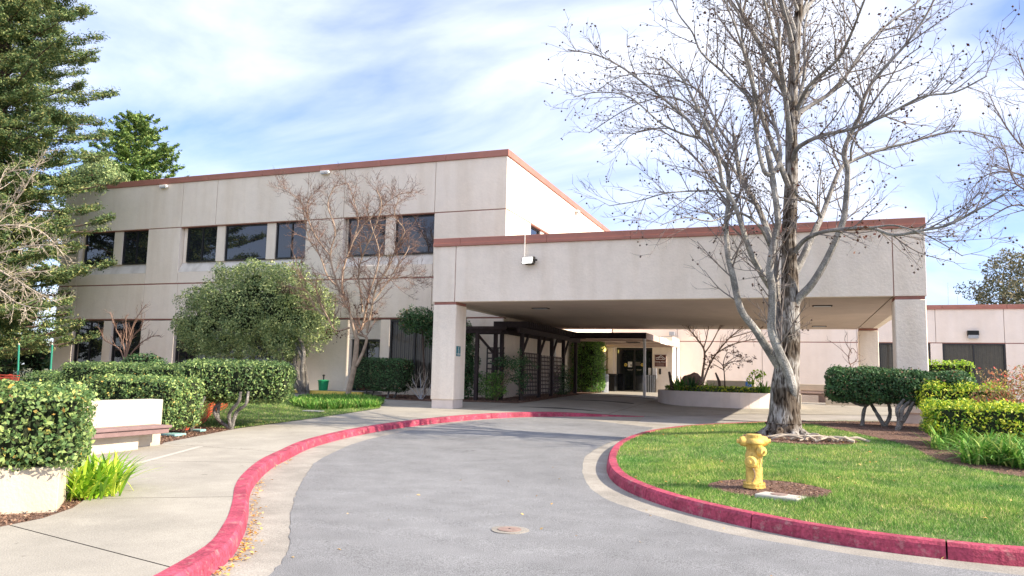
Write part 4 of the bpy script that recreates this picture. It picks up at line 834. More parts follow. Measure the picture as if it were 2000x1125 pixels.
q = gnd(1525, 966, .22); ms = thing('meter_cover', 'flat weathered concrete meter cover beside the hydrant', 'meter cover', (q.x, q.y, zi(q.x, q.y)))
MB().obox((q.x, q.y), (1, -.42), .27, .15, zi(q.x, q.y)-.03, zi(q.x, q.y)+.035).build('concrete_frame', M['paleband'], ms, bevel=.012); MB().lathe([(.10, 0), (.10, .042), (.08, .044)], (q.x-.02, q.y+.03, zi(q.x, q.y)), 20).build('iron_lid', M['rust'], ms)

# ================================================================== ROUND PLANTER under the canopy, low walls behind
def arc(c, r, a0, a1, n, ry=None): return [(c[0]+r*math.cos(R(a0+(a1-a0)*i/n)), c[1]+(ry or r)*math.sin(R(a0+(a1-a0)*i/n))) for i in range(n+1)]
pc = (-2.75, 32.6); PR, PRY = 2.75, 3.0
def pq(p): return p
outer = arc(pc, PR, 0, 360, 48, PRY)[:-1]; inner = arc(pc, PR-.28, 0, 360, 48, PRY-.28)[:-1]
pl = thing('round_planter', 'curved low stucco planter wall under the canopy', 'planter', (pc[0], pc[1], g(32)))
n = 48; zt = 1.22; zb = g(29)-.1; V = [(x, y, zb) for x, y in outer]+[(x, y, zt) for x, y in outer]+[(x, y, zt) for x, y in inner]+[(x, y, zb) for x, y in inner]
F = []
for i in range(n):
    j = (i+1) % n
    for k in range(3): F.append((k*n+i, k*n+j, (k+1)*n+j, (k+1)*n+i))
o = MB().add(V, F).build('wall', M['planter'], pl, bevel=0); sheet('planter_soil', inner, lambda x, y: 1.16+.12*math.exp(-((x-pc[0])**2+(y-pc[1])**2)/3), M['soil'], .5, parent=pl)
# boulder
def rock(name, lab, c, s, seed):
    bm = bmesh.new(); bmesh.ops.create_icosphere(bm, subdivisions=3, radius=1)
    for v_ in bm.verts:
        n_ = mnoise.noise(v_.co*1.3+Vector((seed, 0, 0)))*.35+mnoise.noise(v_.co*3.5+Vector((seed, 5, 0)))*.1; v_.co = Vector((v_.co.x*s[0], v_.co.y*s[1], v_.co.z*s[2]))*(1+n_)
    me = bpy.data.meshes.new(name); bm.to_mesh(me); bm.free(); me.materials.append(M['rock']); o = bpy.data.objects.new(name, me); COL.objects.link(o); o.location = c
    for p_ in me.polygons: p_.use_smooth = True
    return tag(o, lab, 'boulder')
q = at(1353, 745, 32.2); rock('boulder', 'large brown boulder in the curved planter', (q.x, 32.2, 1.45), (.48, .45, .48), 3)
q = at(1423, 752, 35.9); lw = thing('low_wall', 'low cream wall behind the curved planter with a blue sign', 'wall', (q.x, 36.4, g(36)))
a, b = at(1380, 742, 36.3), at(1474, 744, 36.3); MB().box(a.x, b.x, 36.3, 36.6, g(36), a.z).build('wall', M['cream'], lw, bevel=.01)
a, b = at(1456, 746, 36.25), at(1467, 756, 36.25); ws = thing('accessible_sign', 'small blue square sign with white wheelchair symbol on the low wall', 'sign', ((a.x+b.x)/2, 36.28, (a.z+b.z)/2)); MB().box(a.x, b.x, 36.27, 36.297, b.z, a.z).build('sign_plate', M['bluesign'], ws)
cx_, cz_ = (a.x+b.x)/2, (a.z+b.z)/2; s_ = (a.z-b.z); y_ = 36.265
sy2 = MB().add(disc(cx_-.02*s_, y_, cz_+.33*s_, .07*s_, 12), [tuple(range(12))])
for (p1, p2) in (((-.02, .25), (-.02, -.02)), ((-.02, -.02), (.18, -.02)), ((.18, -.02), (.26, -.25)), ((-.02, .12), (.14, .12))): sy2.beam((cx_+p1[0]*s_, y_, cz_+p1[1]*s_), (cx_+p2[0]*s_, y_, cz_+p2[1]*s_), .003, .06*s_)
for i in range(14):
    t0, t1 = R(100+16*i), R(100+16*(i+1)); sy2.beam((cx_-.04*s_+.2*s_*math.cos(t0), y_, cz_-.14*s_+.2*s_*math.sin(t0)), (cx_-.04*s_+.2*s_*math.cos(t1), y_, cz_-.14*s_+.2*s_*math.sin(t1)), .003, .045*s_)
sy2.build('wheelchair_symbol', M['whitepaint'], ws)
by = 38.2; a, b = at(1561, 750, by), at(1700, 766, by)
bb = thing('concrete_bench', 'long cream wall bench with overhanging seat behind the right canopy column', 'bench', (a.x, by, g(by)))
MB().box(a.x, b.x+2.5, by, by+.35, b.z, a.z).build('backrest', M['cream'], bb, bevel=.01); MB().box(a.x+.05, b.x+2.4, by+.1, by+.33, g(by), b.z-.003).build('seat_support', M['fasciapaint'], bb); MB().box(a.x, b.x+2.4, by-.35, by+.09, b.z-.12, b.z-.04).build('seat', M['fasciapaint'], bb)
MB().box(a.x, a.x+.8, by-.5, by-.36, g(by), b.z-.2).build('end_block', M['planter'], bb)
a, b = at(1612, 777, 35.4), at(1760, 783, 35.4); MB().box(a.x, b.x+1.8, 34.9, 35.18, g(35)-.05, a.z).build('low_wall', M['cream'], loc=(a.x, 35, g(35)), label='very low cream kerb wall running behind the canopy column hedge', cat='wall', bevel=.01)
a = at(1551, 770, 30.6); MB().box(a.x, a.x+.25, 30.4, 31.3, g(31)-.05, a.z).build('wall_stub', M['cream'], loc=(a.x, 31, g(31)), label='short cream wall stub right of the big bare tree trunk', cat='wall', bevel=.01)

# ================================================================== TREES (bare)
def catmull(P, n=4): return smooth_poly(P, n)
class Bare:
    def __init__(s, seed): s.rnd = random.Random(seed); s.tw = []; s.tips = []
    def wig(s, a, b, n, amp):
        P = []; L = (b-a).length; k = Vector((s.rnd.uniform(-1, 1), s.rnd.uniform(-1, 1), s.rnd.uniform(-1, 1)))*amp*L
        for i in range(n+1):
            t = i/n; P.append(a.lerp(b, t)+k*math.sin(math.pi*t)+Vector([s.rnd.uniform(-1, 1)*amp*L*.3*(0 < i < n) for _ in range(3)]))
        return P
    def grow(s, P, R_, lvl, maxl, dens, lenf, up, ang, minr, tmin=.15):
        # children along polyline P
        n = len(P)-1; L = sum((P[i+1]-P[i]).length for i in range(n))
        if lvl > maxl: return
        cnt = max(2, int(dens[lvl]*L)); 
        for c in range(cnt):
            t = tmin+(1-tmin)*(c+s.rnd.random())/cnt; i = min(int(t*n), n-1); p = P[i].lerp(P[i+1], t*n-i); d = (P[i+1]-P[i]).normalized(); r = R_[min(i, len(R_)-1)]*(.62 if lvl < 2 else .7)
            ax = d.cross(Vector((s.rnd.gauss(0, 1), s.rnd.gauss(0, 1), s.rnd.gauss(0, 1)))).normalized(); a = R(s.rnd.uniform(*ang)); nd = (d*math.cos(a)+ax*math.sin(a)); nd.z += up[lvl]*s.rnd.random(); nd.normalize()
            ln = lenf[lvl]*s.rnd.uniform(.45, 1.15)*(1-.45*t); r0 = max(minr, min(r, ln*.013+minr))
            k = 5 if lvl < 2 else (4 if lvl < maxl else 3); nd2 = (nd+Vector((0, 0, up[lvl]*.45))).normalized(); m_ = p+nd*ln*.5; e = m_+nd2*ln*.5
            Q = [p]+[m_+Vector([s.rnd.uniform(-1, 1)*ln*.05 for _ in range(3)])]+[e]; Q = catmull(Q, max(2, k-1)) if lvl < maxl else Q
            RR = [r0*(1-.75*j/(len(Q)-1)) for j in range(len(Q))]
            s.tw.append((Q, RR, lvl)); s.tips.append(e) if lvl >= maxl-1 else None
            s.grow(Q, RR, lvl+1, maxl, dens, lenf, up, ang, minr, .12)
def build_twigs(items, name, m, parent, kf=lambda l: 3 if l > 0 else 5, **kw):
    mb = MB()
    for Q, RR, l in items: mb.tube(Q, RR, kf(l), caps=False)
    return mb.build(name, m, parent, **kw)
TY = TREE[1]
tz = zi(*TREE)
bt = thing('bare_tree', 'large bare deciduous tree with several leaders on the island lawn', 'tree', (TREE[0], TREE[1], tz))
def limb(px, w0, w1, D, y0=0.):                      # traced limb: pixel polyline, widths in photo pixels, drift in depth
    n = len(px)-1; P = [at(x, y, TY+(y0 if abs(y0) > .5 else y0*min(1, i/3))+D*(i/n)) for i, (x, y) in enumerate(px)]; sc = 19.4/FOC
    Q = catmull(P, 4); m_ = len(Q)-1; return Q, [max(.006, .5*sc*.66*(w0+(w1-w0)*(i/m_)**.6)) for i in range(m_+1)]
trunk = [(1531, 862), (1531, 845), (1531, 820), (1532, 780), (1538, 700), (1543, 600), (1541, 500), (1543, 420), (1546, 330), (1546, 250), (1548, 170), (1553, 100), (1557, 50), (1562, 0), (1566, -60), (1574, -160), (1578, -260)]
tw_ = [86, 64, 57, 50, 46, 36, 29, 27, 25, 23, 21, 19, 17, 15, 12, 7, 3]
P = [at(x, y, TY) for x, y in trunk]; P[0].z = tz-.1; P[1].z = tz+.10
Q = catmull(P, 4); sc = 18.9/FOC
RW = [np.interp(i/4, range(len(tw_)), tw_)*.5*sc*(.88 if i > 14 else .95) for i in range(len(Q))]
def bigtube(name, Q, RW, m, parent, k=18, seed=0):
    mb = MB(); mb.tube(Q, RW, k); V2 = []
    for i, v_ in enumerate(mb.v):
        c = Q[min(i//k, len(Q)-1)]; d = Vector(v_)-c; r = d.length; f_ = 1+.10*mnoise.noise(Vector((math.atan2(d.y, d.x)*2.2, v_[2]*1.4, seed)))+.05*mnoise.noise(Vector(v_)*6)
        V2.append(tuple(c+d*f_))
    mb.v = V2; return mb.build(name, m, parent)
def barkbig():
    m, n, b = mat_base('furrowed_bark'); b.inputs['Roughness'].default_value = .95; b.inputs['Specular IOR Level'].default_value = .1
    ge = n.nodes.new('ShaderNodeNewGeometry'); mp_ = n.nodes.new('ShaderNodeMapping'); mp_.inputs['Scale'].default_value = (14, 14, 3.0); n.links.new(ge.outputs['Position'], mp_.inputs[0])
    nz_ = n.nodes.new('ShaderNodeTexNoise'); nz_.inputs['Scale'].default_value = 1.4; nz_.inputs['Detail'].default_value = 6; nz_.inputs['Distortion'].default_value = .8; n.links.new(mp_.outputs[0], nz_.inputs['Vector'])
    r = n.nodes.new('ShaderNodeValToRGB'); e = r.color_ramp.elements; e[0].position = .36; e[0].color = (.035, .028, .024, 1); e[1].position = .60; e[1].color = (.33, .31, .29, 1); q_ = e.new(.47); q_.color = (.19, .165, .145, 1)
    n.links.new(nz_.outputs['Fac'], r.inputs[0]); n2 = n.nodes.new('ShaderNodeTexNoise'); n2.inputs['Scale'].default_value = 2.2; n2.inputs['Detail'].default_value = 5; n.links.new(ge.outputs['Position'], n2.inputs['Vector'])
    r2 = n.nodes.new('ShaderNodeValToRGB'); r2.color_ramp.elements[0].position = .42; r2.color_ramp.elements[0].color = (.38, .33, .28, 1); r2.color_ramp.elements[1].position = .56; r2.color_ramp.elements[1].color = (1.15, 1.17, 1.17, 1); n.links.new(n2.outputs['Fac'], r2.inputs[0])
    mm = n.nodes.new('ShaderNodeMixRGB'); mm.blend_type = 'MULTIPLY'; mm.inputs[0].default_value = 1; n.links.new(r.outputs[0], mm.inputs[1]); n.links.new(r2.outputs[0], mm.inputs[2]); n.links.new(mm.outputs[0], b.inputs['Base Color'])
    bp = n.nodes.new('ShaderNodeBump'); bp.inputs['Strength'].default_value = 1; bp.inputs['Distance'].default_value = .03; n.links.new(nz_.outputs['Fac'], bp.inputs['Height']); n.links.new(bp.outputs[0], b.inputs['Normal']); return m
M['furrow'] = barkbig()
M['limb'] = mat('limb_bark', (.31, .295, .275), .92, .3, 8, .6, 30, big=(2.2, .5), fine=(50, .3))
bigtube('trunk', Q, RW, M['furrow'], bt)
# root flare
for k in range(9):
    a = k*.7+.3; L = .35+.2*random.random(); p0 = Vector((TREE[0]+.26*math.cos(a), TREE[1]+.26*math.sin(a), tz+.12)); 
    MB().tube([p0+Vector((0, 0, .14)), p0, p0+Vector((math.cos(a)*L*.5, math.sin(a)*L*.5, -.10)), p0+Vector((math.cos(a)*L, math.sin(a)*L, -.17))], [.13, .11, .06, .02], 8).build('root', M['furrow'], bt)
rc = (TREE[0]+.75, TREE[1]-1.0)
for k in range(26):
    a = random.uniform(-.5, .5)+(-.25 if k % 2 else .1); L = random.uniform(.3, .75); c = Vector((rc[0]+random.gauss(-.05, .32), rc[1]+random.gauss(0, .2), 0)); Pn = []
    for i in range(6):
        s_ = (i/5-.5)*L; x, y = c.x+s_*math.cos(a)+random.uniform(-.04, .04), c.y+s_*math.sin(a)+random.uniform(-.04, .04); Pn.append(Vector((x, y, zi(x, y)+.02+.07*math.sin(math.pi*i/5)+random.uniform(0, .03))))
    MB().tube(catmull(Pn, 2), [.012+.016*random.random()]*11, 6).build('surface_root', M['twigpale'], bt)
LM = [
 ([(1538, 815), (1547, 770), (1539, 728), (1521, 686), (1507, 645), (1508, 604), (1508, 563), (1503, 523), (1517, 449), (1519, 425), (1508, 342), (1497, 285)], 30, 14, -.8, -.2),
 ([(1508, 563), (1498, 551), (1468, 498), (1451, 449), (1435, 400), (1412, 360), (1405, 320), (1395, 280), (1372, 230), (1352, 190), (1330, 150), (1290, 110)], 20, 4, -2.2, -.4),
 ([(1537, 720), (1525, 662), (1517, 580), (1512, 502), (1500, 455), (1478, 400), (1448, 350), (1438, 300), (1433, 262)], 30, 10, .8, .1),
 ([(1530, 730), (1513, 703), (1476, 645), (1447, 604), (1431, 539), (1421, 494), (1418, 441), (1422, 400), (1422, 342), (1410, 315), (1370, 270), (1343, 234), (1302, 198), (1262, 166), (1212, 130), (1167, 108), (1109, 97)], 26, 3, -1.6, -.15),
 ([(1552, 610), (1557, 586), (1586, 555), (1615, 506), (1644, 441), (1652, 400), (1656, 333), (1648, 300), (1660, 265), (1680, 225), (1685, 198), (1703, 162), (1730, 130), (1766, 90), (1793, 54), (1820, 9), (1840, -50)], 25, 4, -1.2, 0),
 ([(1548, 540), (1570, 498), (1594, 445), (1604, 425), (1618, 387), (1640, 333), (1663, 315), (1721, 292), (1775, 279), (1829, 263), (1883, 256), (1955, 270)], 24, 3, 2.2, 0),
 ([(1550, 320), (1557, 290), (1604, 265), (1662, 252), (1730, 225), (1802, 189), (1865, 180), (1928, 148)], 16, 3, -2.2, 0),
 ([(1556, 240), (1568, 216), (1631, 175), (1667, 126), (1698, 81), (1743, 40), (1793, 4), (1830, -40)], 15, 4, 1.8, 0),
 ([(1550, 230), (1559, 202), (1572, 135), (1570, 67), (1582, 0), (1590, -80)], 14, 5, 2.5, 0),
 ([(1556, 215), (1581, 166), (1635, 117), (1662, 67), (1680, 22), (1700, -30)], 12, 4, -2.5, 0),
 ([(1545, 205), (1532, 171), (1523, 126), (1521, 54), (1509, 0), (1500, -80)], 16, 6, -1.5, 0),
 ([(1508, 342), (1523, 315), (1521, 270), (1505, 216), (1494, 171), (1491, 90), (1500, 0), (1505, -60)], 13, 5, 1, -.9),
 ([(1508, 342), (1492, 333), (1478, 270), (1473, 216), (1469, 144), (1451, 90), (1446, 36), (1424, 0), (1400, -50)], 13, 4, -1.5, -.9),
 ([(1438, 300), (1405, 250), (1370, 184), (1325, 157), (1271, 144), (1210, 150), (1170, 175)], 10, 2.5, 2.6, .8),
 ([(1448, 350), (1433, 330), (1412, 292), (1390, 250), (1360, 215), (1316, 190), (1270, 195), (1220, 215), (1150, 260)], 11, 2.5, 1.5, .7),
 ([(1473, 216), (1464, 193), (1415, 144), (1370, 103), (1352, 63), (1325, 27), (1305, -20)], 9, 3, -.8, -1.4),
 ([(1503, 480), (1482, 440), (1440, 415), (1390, 432), (1340, 425), (1290, 440)], 10, 2, -1.8, -.3),
 ([(1478, 400), (1450, 385), (1415, 374), (1352, 373), (1298, 378), (1248, 392), (1190, 402)], 9, 2, -1.2, .4),
 ([(1547, 500), (1570, 470), (1600, 455), (1640, 448), (1700, 445), (1745, 459), (1800, 450), (1850, 440), (1900, 415), (1960, 380)], 14, 4, -2.2, 0),
 ([(1700, 445), (1745, 440), (1790, 452), (1830, 470), (1880, 500)], 6, 2, -.5, -1.2),
 ([(1604, 425), (1590, 400), (1560, 385), (1552, 370)], 7, 7, -.8, .2),
 ([(1663, 315), (1665, 280), (1700, 210), (1735, 160), (1760, 120), (1800, 90)], 8, 2.5, -1.6, 1.2),
 ([(1685, 198), (1664, 170), (1640, 140), (1630, 100), (1640, 60)], 8, 3, 1.2, -1),
 ([(1562, 40), (1590, -30), (1640, -80), (1700, -120)], 12, 3, 1.2, 0), ([(1562, 30), (1530, -40), (1480, -90), (1420, -120)], 12, 3, -1.2, 0),
 ([(1422, 405), (1390, 350), (1350, 300), (1290, 255), (1240, 260), (1200, 290)], 8, 2, 1.6, -.6),
 ([(1370, 270), (1330, 260), (1290, 240), (1230, 190), (1170, 180), (1120, 190)], 8, 2, -1, -1.1),
]
BT = Bare(3); limbs = []
for px, w0, w1, D, y0 in LM:
    Q, RR = limb(px, w0, w1, D, y0); o = bigtube('limb', Q, RR, M['limb'], bt, 9, len(limbs)); limbs.append((Q, RR))
# limbs that lean towards and away from the viewer
for k in range(10):
    i0 = 24+k*2; p = catmull([at(x, y, TY) for x, y in trunk], 4)[min(i0+6, 55)]; s_ = 1 if k % 2 else -1; d = Vector((BT.rnd.uniform(-.7, .7), s_*1.0, BT.rnd.uniform(.7, 1.3))).normalized(); L = 4.6-k*.2
    Q = catmull(BT.wig(p, p+d*L, 5, .05), 3); RR = [.07*(1-.85*j/(len(Q)-1)) for j in range(len(Q))]; bigtube('limb', Q, RR, M['limb'], bt, 8, k+30); limbs.append((Q, RR))
for Q, RR in limbs: BT.grow(Q, RR, 0, 2, [3.4, 5.6, 7], [1.7, .75, .36], [.25, .2, .1], (22, 58), .0056, .2)
build_twigs(BT.tw, 'twigs', M['twig'], bt, lambda l: 4 if l == 0 else 3, kind='stuff')
tips = np.array([tuple(t) for t in BT.tips]); tips = tips[RNG.random(len(tips)) < .2]
ov = []; of = []
for i, t in enumerate(tips):
    r = .026; c = t+np.array([0, 0, -.026]); b = len(ov)*1
    ov += [c+np.array(d)*r for d in ((1, 0, 0), (-1, 0, 0), (0, 1, 0), (0, -1, 0), (0, 0, 1), (0, 0, -1))]; of += [(b+0, b+2, b+4), (b+2, b+1, b+4), (b+1, b+3, b+4), (b+3, b+0, b+4), (b+2, b+0, b+5), (b+1, b+2, b+5), (b+3, b+1, b+5), (b+0, b+3, b+5)]
npmesh('seed_balls', ov, of, M['barkdark'], bt, kind='stuff')
dl = np.array([tuple(t) for t in BT.tips]); cl = [at(1680, 462, TY-1.5), at(1690, 455, TY-1.3), at(1755, 215, TY-1), at(1765, 225, TY-1), at(1730, 30, TY), at(1395, 30, TY-.5)]
lp = np.concatenate([np.array(tuple(c))+RNG.normal(0, .12, (14, 3)) for c in cl]+[dl[RNG.integers(0, len(dl), 90)]]); leaves('dead_leaves', lp, np.tile([0, -1., 0], (len(lp), 1)), .075, M['brownleaf'], bt, .6, kind='stuff')
# fallen seed balls below the tree belong to the ground: skipped where the photo shows none

def bare(name, label, cat, base, limbspec, seed, m, mt, dens, lenf, minr, up=(.35, .25, .15), ang=(18, 45), Y=None, maxl=2, cloud=None, group=None, scale=None, tm=.25):
    t = thing(name, label, cat, base, group); B = Bare(seed); ls = []
    for px, w0, w1, D in limbspec:
        n = len(px)-1; P = [at(x, y, Y+D*(i/n)) for i, (x, y) in enumerate(px)]; sc = (Vector(base)-Vector((0, 0, CZ))).length/FOC
        Q = catmull(P, 4); RR = [max(minr, .5*sc*.6*(w0+(w1-w0)*(i/(len(Q)-1))**.6)) for i in range(len(Q))]; MB().tube(Q, RR, 10).build('trunk' if w0 > 14 else 'limb', m, t); ls.append((Q, RR))
        if w0 <= 14: B.grow(Q, RR, 0, maxl, dens, lenf, up, ang, minr, tm)
    build_twigs(B.tw, 'twigs', mt, t, kind='stuff'); return t, B
# crape myrtle before the facade
q = (at(690, 782, 24.9)); q.z = g(24.9)+.16
cm, CB = bare('crape_myrtle', 'bare twiggy tree with smooth tan trunk in front of the two storey facade', 'tree', q, [
 ([(676, 786), (682, 760), (690, 725), (695, 690), (697, 660)], 20, 16, 0),
 ([(695, 715), (708, 690), (716, 660), (700, 652), (708, 636), (716, 600), (722, 570), (735, 530), (740, 490), (725, 440), (715, 400)], 13, 3, 1.0),
 ([(697, 665), (690, 640), (683, 610), (672, 590), (660, 560), (645, 500), (655, 450), (640, 400), (655, 360)], 14, 3, -.8),
 ([(683, 640), (655, 645), (640, 620), (625, 590), (615, 560), (590, 540), (575, 500)], 7, 2.5, -1.2),
 ([(660, 560), (640, 540), (625, 500), (605, 470), (595, 430), (590, 400), (560, 372), (543, 362)], 7, 2, .8),
 ([(716, 650), (722, 620), (728, 590), (735, 560), (760, 520), (775, 480), (790, 450), (770, 420), (780, 385)], 9, 2.5, -.6),
 ([(672, 590), (668, 560), (672, 520), (690, 470), (700, 430), (690, 390), (680, 358)], 9, 2.5, 1.2),
 ([(708, 610), (704, 570), (700, 530), (712, 490), (730, 450), (745, 400), (735, 370)], 8, 2.5, -1.3),
 ([(690, 470), (710, 440), (750, 400), (780, 380), (806, 375)], 6, 2, .5), ([(645, 500), (610, 450), (600, 400), (620, 370)], 6, 2, 1),
 ([(740, 530), (765, 545), (790, 540), (810, 545)], 5, 2, -1), ([(728, 590), (750, 560), (790, 500), (800, 480)], 5, 2, .8), ([(640, 620), (615, 600), (600, 570), (570, 560)], 5, 2, .6)], 5, M['barktan'], M['twigtan'], [5.5, 9, 13], [1.15, .58, .30], .0068, Y=24.9, ang=(25, 62), tm=.2)
lp = np.concatenate([np.array(tuple(at(x, y, 24.8)))+RNG.normal(0, .11, (22, 3)) for x, y in ((720, 590), (728, 612), (715, 600), (700, 600), (662, 650), (650, 660), (640, 648))]); leaves('dead_seed_heads', lp, np.tile([0, -1., 0], (len(lp), 1)), .08, M['brownleaf'], cm, .6, kind='stuff')
# bare shrub before the lower left window
q = at(245, 700, 26.8); q.z = zw(q.x, 26.8)
bare('bare_shrub', 'leafless pale brown shrub in front of the lower left windows', 'shrub', q, [([(245, 705), (240, 670), (225, 640), (215, 610)], 6, 2, .3), ([(245, 705), (252, 670), (262, 630), (285, 595)], 6, 2, -.3), ([(247, 705), (265, 680), (290, 660), (312, 655)], 5, 2, .2), ([(243, 705), (232, 680), (205, 665), (200, 650)], 5, 2, -.2), ([(246, 705), (247, 660), (245, 620)], 5, 2, .4), ([(246, 700), (258, 660), (275, 640), (280, 625)], 5, 2, -.5)], 9, M['twigtan'], M['twigtan'], [4.5, 7], [.8, .35], .009, Y=26.8, maxl=1)
# bare branches at the left edge of the frame
q = at(-70, 720, 17.0); q.z = g(17)+.15
bare('bare_tree', 'leafless pale grey branches at the left edge in front of the dark conifer', 'tree', q, [([(-90, 740), (-95, 600), (-90, 500)], 16, 13, 0), ([(-90, 560), (-40, 480), (0, 420), (40, 380), (90, 292)], 9, 2.5, -.4), ([(-90, 560), (-30, 520), (20, 540), (70, 570), (110, 590)], 8, 2, .4), ([(-90, 500), (-30, 450), (30, 440), (85, 455), (125, 500)], 8, 2, .8), ([(-90, 600), (-20, 560), (30, 590), (60, 600)], 8, 2, -.8), ([(-90, 500), (-20, 400), (10, 340), (70, 330)], 8, 2, .6), ([(-90, 520), (-20, 500), (60, 480), (110, 480)], 8, 2, -.2), ([(-90, 620), (-30, 600), (20, 540), (90, 530)], 7, 2, .2)], 15, M['twigpale'], M['twigpale'], [4.6, 7, 7], [.9, .45, .22], .006, Y=17.0, up=(.1, .1, .1), ang=(20, 60))
# bare tree at the right edge
q = at(2110, 850, 24.0); q.z = g(24)
bare('bare_tree', 'purplish leafless tree reaching in from the right edge', 'tree', q, [([(2115, 860), (2110, 600), (2105, 400)], 20, 17, 0), ([(2108, 480), (2050, 430), (1990, 400), (1940, 420), (1890, 450)], 10, 2, -.6), ([(2108, 420), (2060, 330), (2000, 290), (1960, 240), (1930, 180)], 10, 2, .6), ([(2108, 400), (2060, 250), (2010, 170), (1985, 100)], 12, 2, 0), ([(2108, 500), (2050, 380), (1990, 340), (1930, 340), (1890, 380)], 10, 2, .8), ([(2108, 520), (2060, 400), (1985, 360), (1960, 290), (1925, 300)], 9, 2, -1)], 21, M['twig'], M['twig'], [3.6, 5, 6], [1.5, .7, .35], .006, Y=24.0, up=(.1, .1, .05), ang=(20, 60))
# trees in the curved planter
q = at(1372, 752, 33.5); q.z = 1.2
bare('bare_tree', 'bare sunlit multi-stemmed tree behind the boulder in the curved planter', 'tree', q, [([(1370, 755), (1373, 725), (1376, 700), (1374, 680), (1360, 660), (1348, 645), (1340, 625)], 10, 3, 0), ([(1372, 750), (1385, 715), (1400, 690), (1425, 660), (1450, 640)], 7, 3, .7), ([(1376, 690), (1390, 670), (1405, 640), (1415, 615)], 6, 2, -.4), ([(1374, 680), (1380, 660), (1385, 630)], 5, 2, .4), ([(1400, 690), (1425, 675), (1460, 665), (1490, 660)], 5, 2, -.4), ([(1425, 660), (1460, 650), (1490, 640)], 4, 2, .3)], 31, M['barktan'], M['twigtan'], [3.2, 5, 5], [1.0, .5, .25], .008, Y=33.5, up=(.3, .2, .1), tm=.45)
q = at(1415, 757, 31.4); q.z = 1.2
mp_, MBt = bare('maple', 'small spreading tree with dry reddish leaves in the curved planter', 'tree', q, [([(1416, 760), (1415, 735), (1412, 715), (1402, 705), (1395, 700)], 4.5, 2, 0), ([(1413, 720), (1425, 708), (1445, 705), (1462, 706)], 3.5, 1.6, .3), ([(1412, 715), (1415, 700), (1420, 690), (1425, 688)], 3.5, 1.6, -.3), ([(1413, 722), (1400, 715), (1392, 712)], 3, 1.5, .4), ([(1416, 712), (1435, 698), (1450, 696)], 3, 1.5, -.4)], 33, M['barkdark'], M['barkdark'], [4, 6, 7], [.6, .32, .2], .006, Y=31.4, up=(.1, .05, .0), ang=(25, 60))
tp = np.array([tuple(t) for t in MBt.tips]); leaves('dry_leaves', tp[RNG.integers(0, len(tp), 520)]+RNG.normal(0, .04, (520, 3)), np.tile([0, 0, 1.], (520, 1)), .07, M['brownleaf'], mp_, .6, kind='stuff')
q = at(1665, 735, 33.5); q.z = g(33.5)
bare('sapling', 'thin crooked sapling with a few twigs left of the back canopy column', 'tree', q, [([(1672, 790), (1666, 730), (1657, 700), (1664, 680), (1674, 690)], 4, 1.5, 0), ([(1660, 712), (1675, 700), (1672, 665)], 3, 1.2, .2), ([(1660, 700), (1640, 680), (1620, 665)], 2.5, 1, 0), ([(1664, 690), (1650, 665), (1655, 650)], 2.5, 1, .2)], 35, M['twigtan'], M['twigtan'], [2.5, 4], [.7, .35], .006, Y=33.5, maxl=1)

# ================================================================== HEDGES AND SHRUBS
def hedge_stems(root, pairs, m, w=.035):
    for pts in pairs:
        P = [Vector(p) for p in pts]; Q = catmull(P, 4); MB().tube(Q, [w*(1-.35*i/(len(Q)-1))*(1+.12*math.sin(i*2.3)) for i in range(len(Q))], 8).build('stem', m, root)
# foreground hedge on the stub wall
c = P0-u*1.45+v*.48; f = s_rbox((c.x, c.y, 1.02), (1.66, .64, .43), .13, math.atan2(u.y, u.x))
f2 = s_rbox((c.x, c.y, .82), (1.62, .56, .24), .12, math.atan2(u.y, u.x))
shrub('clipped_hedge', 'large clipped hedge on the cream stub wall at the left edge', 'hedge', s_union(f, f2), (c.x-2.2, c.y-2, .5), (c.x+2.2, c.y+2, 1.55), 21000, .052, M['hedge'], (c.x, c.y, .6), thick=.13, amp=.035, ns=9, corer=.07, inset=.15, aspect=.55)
# block hedge behind the bench wall
c = Vector((-13.0, 12.75, 0)); f = s_rbox((c.x, c.y, .93), (1.12, .62, .53), .16, .1)
r = shrub('clipped_hedge', 'clipped block hedge directly behind the bench wall', 'hedge', f, (-14.4, 11.9, .3), (-11.6, 13.7, 1.6), 15000, .055, M['hedge'], (c.x, c.y, g(12.7)+.15), thick=.14, amp=.04, ns=7, corer=.08)
# long rounded hedge on twisted stems
f = s_union(s_rbox((-12.35, 14.9, 1.38), (1.25, .95, .50), .34, .55), s_rbox((-15.2, 15.2, 1.32), (2.4, .8, .44), .3, .08), s_rbox((-18.2, 15.6, 1.12), (1.7, .7, .36), .3, -.1))
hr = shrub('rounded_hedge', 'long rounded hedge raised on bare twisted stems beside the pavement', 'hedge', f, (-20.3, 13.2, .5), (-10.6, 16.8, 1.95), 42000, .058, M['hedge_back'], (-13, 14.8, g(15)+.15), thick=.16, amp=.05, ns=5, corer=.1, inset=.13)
def gp3(px, py, dz=.16): p = gnd(px, py, dz); return p
b1, b2, b3 = gp3(372, 842), gp3(452, 838), gp3(440, 839)
hedge_stems(hr, [(b1, at(388, 800, b1.y), at(400, 775, b1.y+.1)), (b2, at(425, 818, b2.y), at(420, 795, b2.y+.1), at(450, 770, b2.y+.3)), (b2, at(462, 805, b2.y), at(480, 790, b2.y), at(485, 765, b2.y+.1)), (b2, at(448, 808, b2.y-.1), at(466, 785, b2.y-.2), at(470, 765, b2.y-.2)), (at(425, 818, b2.y), at(428, 790, b2.y+.2), at(440, 770, b2.y+.2))], M['bark'], .045)
hedge_stems(hr, [((x, 15.3, g(15.3)+.1), (x+.1, 15.2, .8), (x-.1, 15.2, 1.2)) for x in (-14.6, -15.8, -17.2, -18.6)], M['bark'], .04)
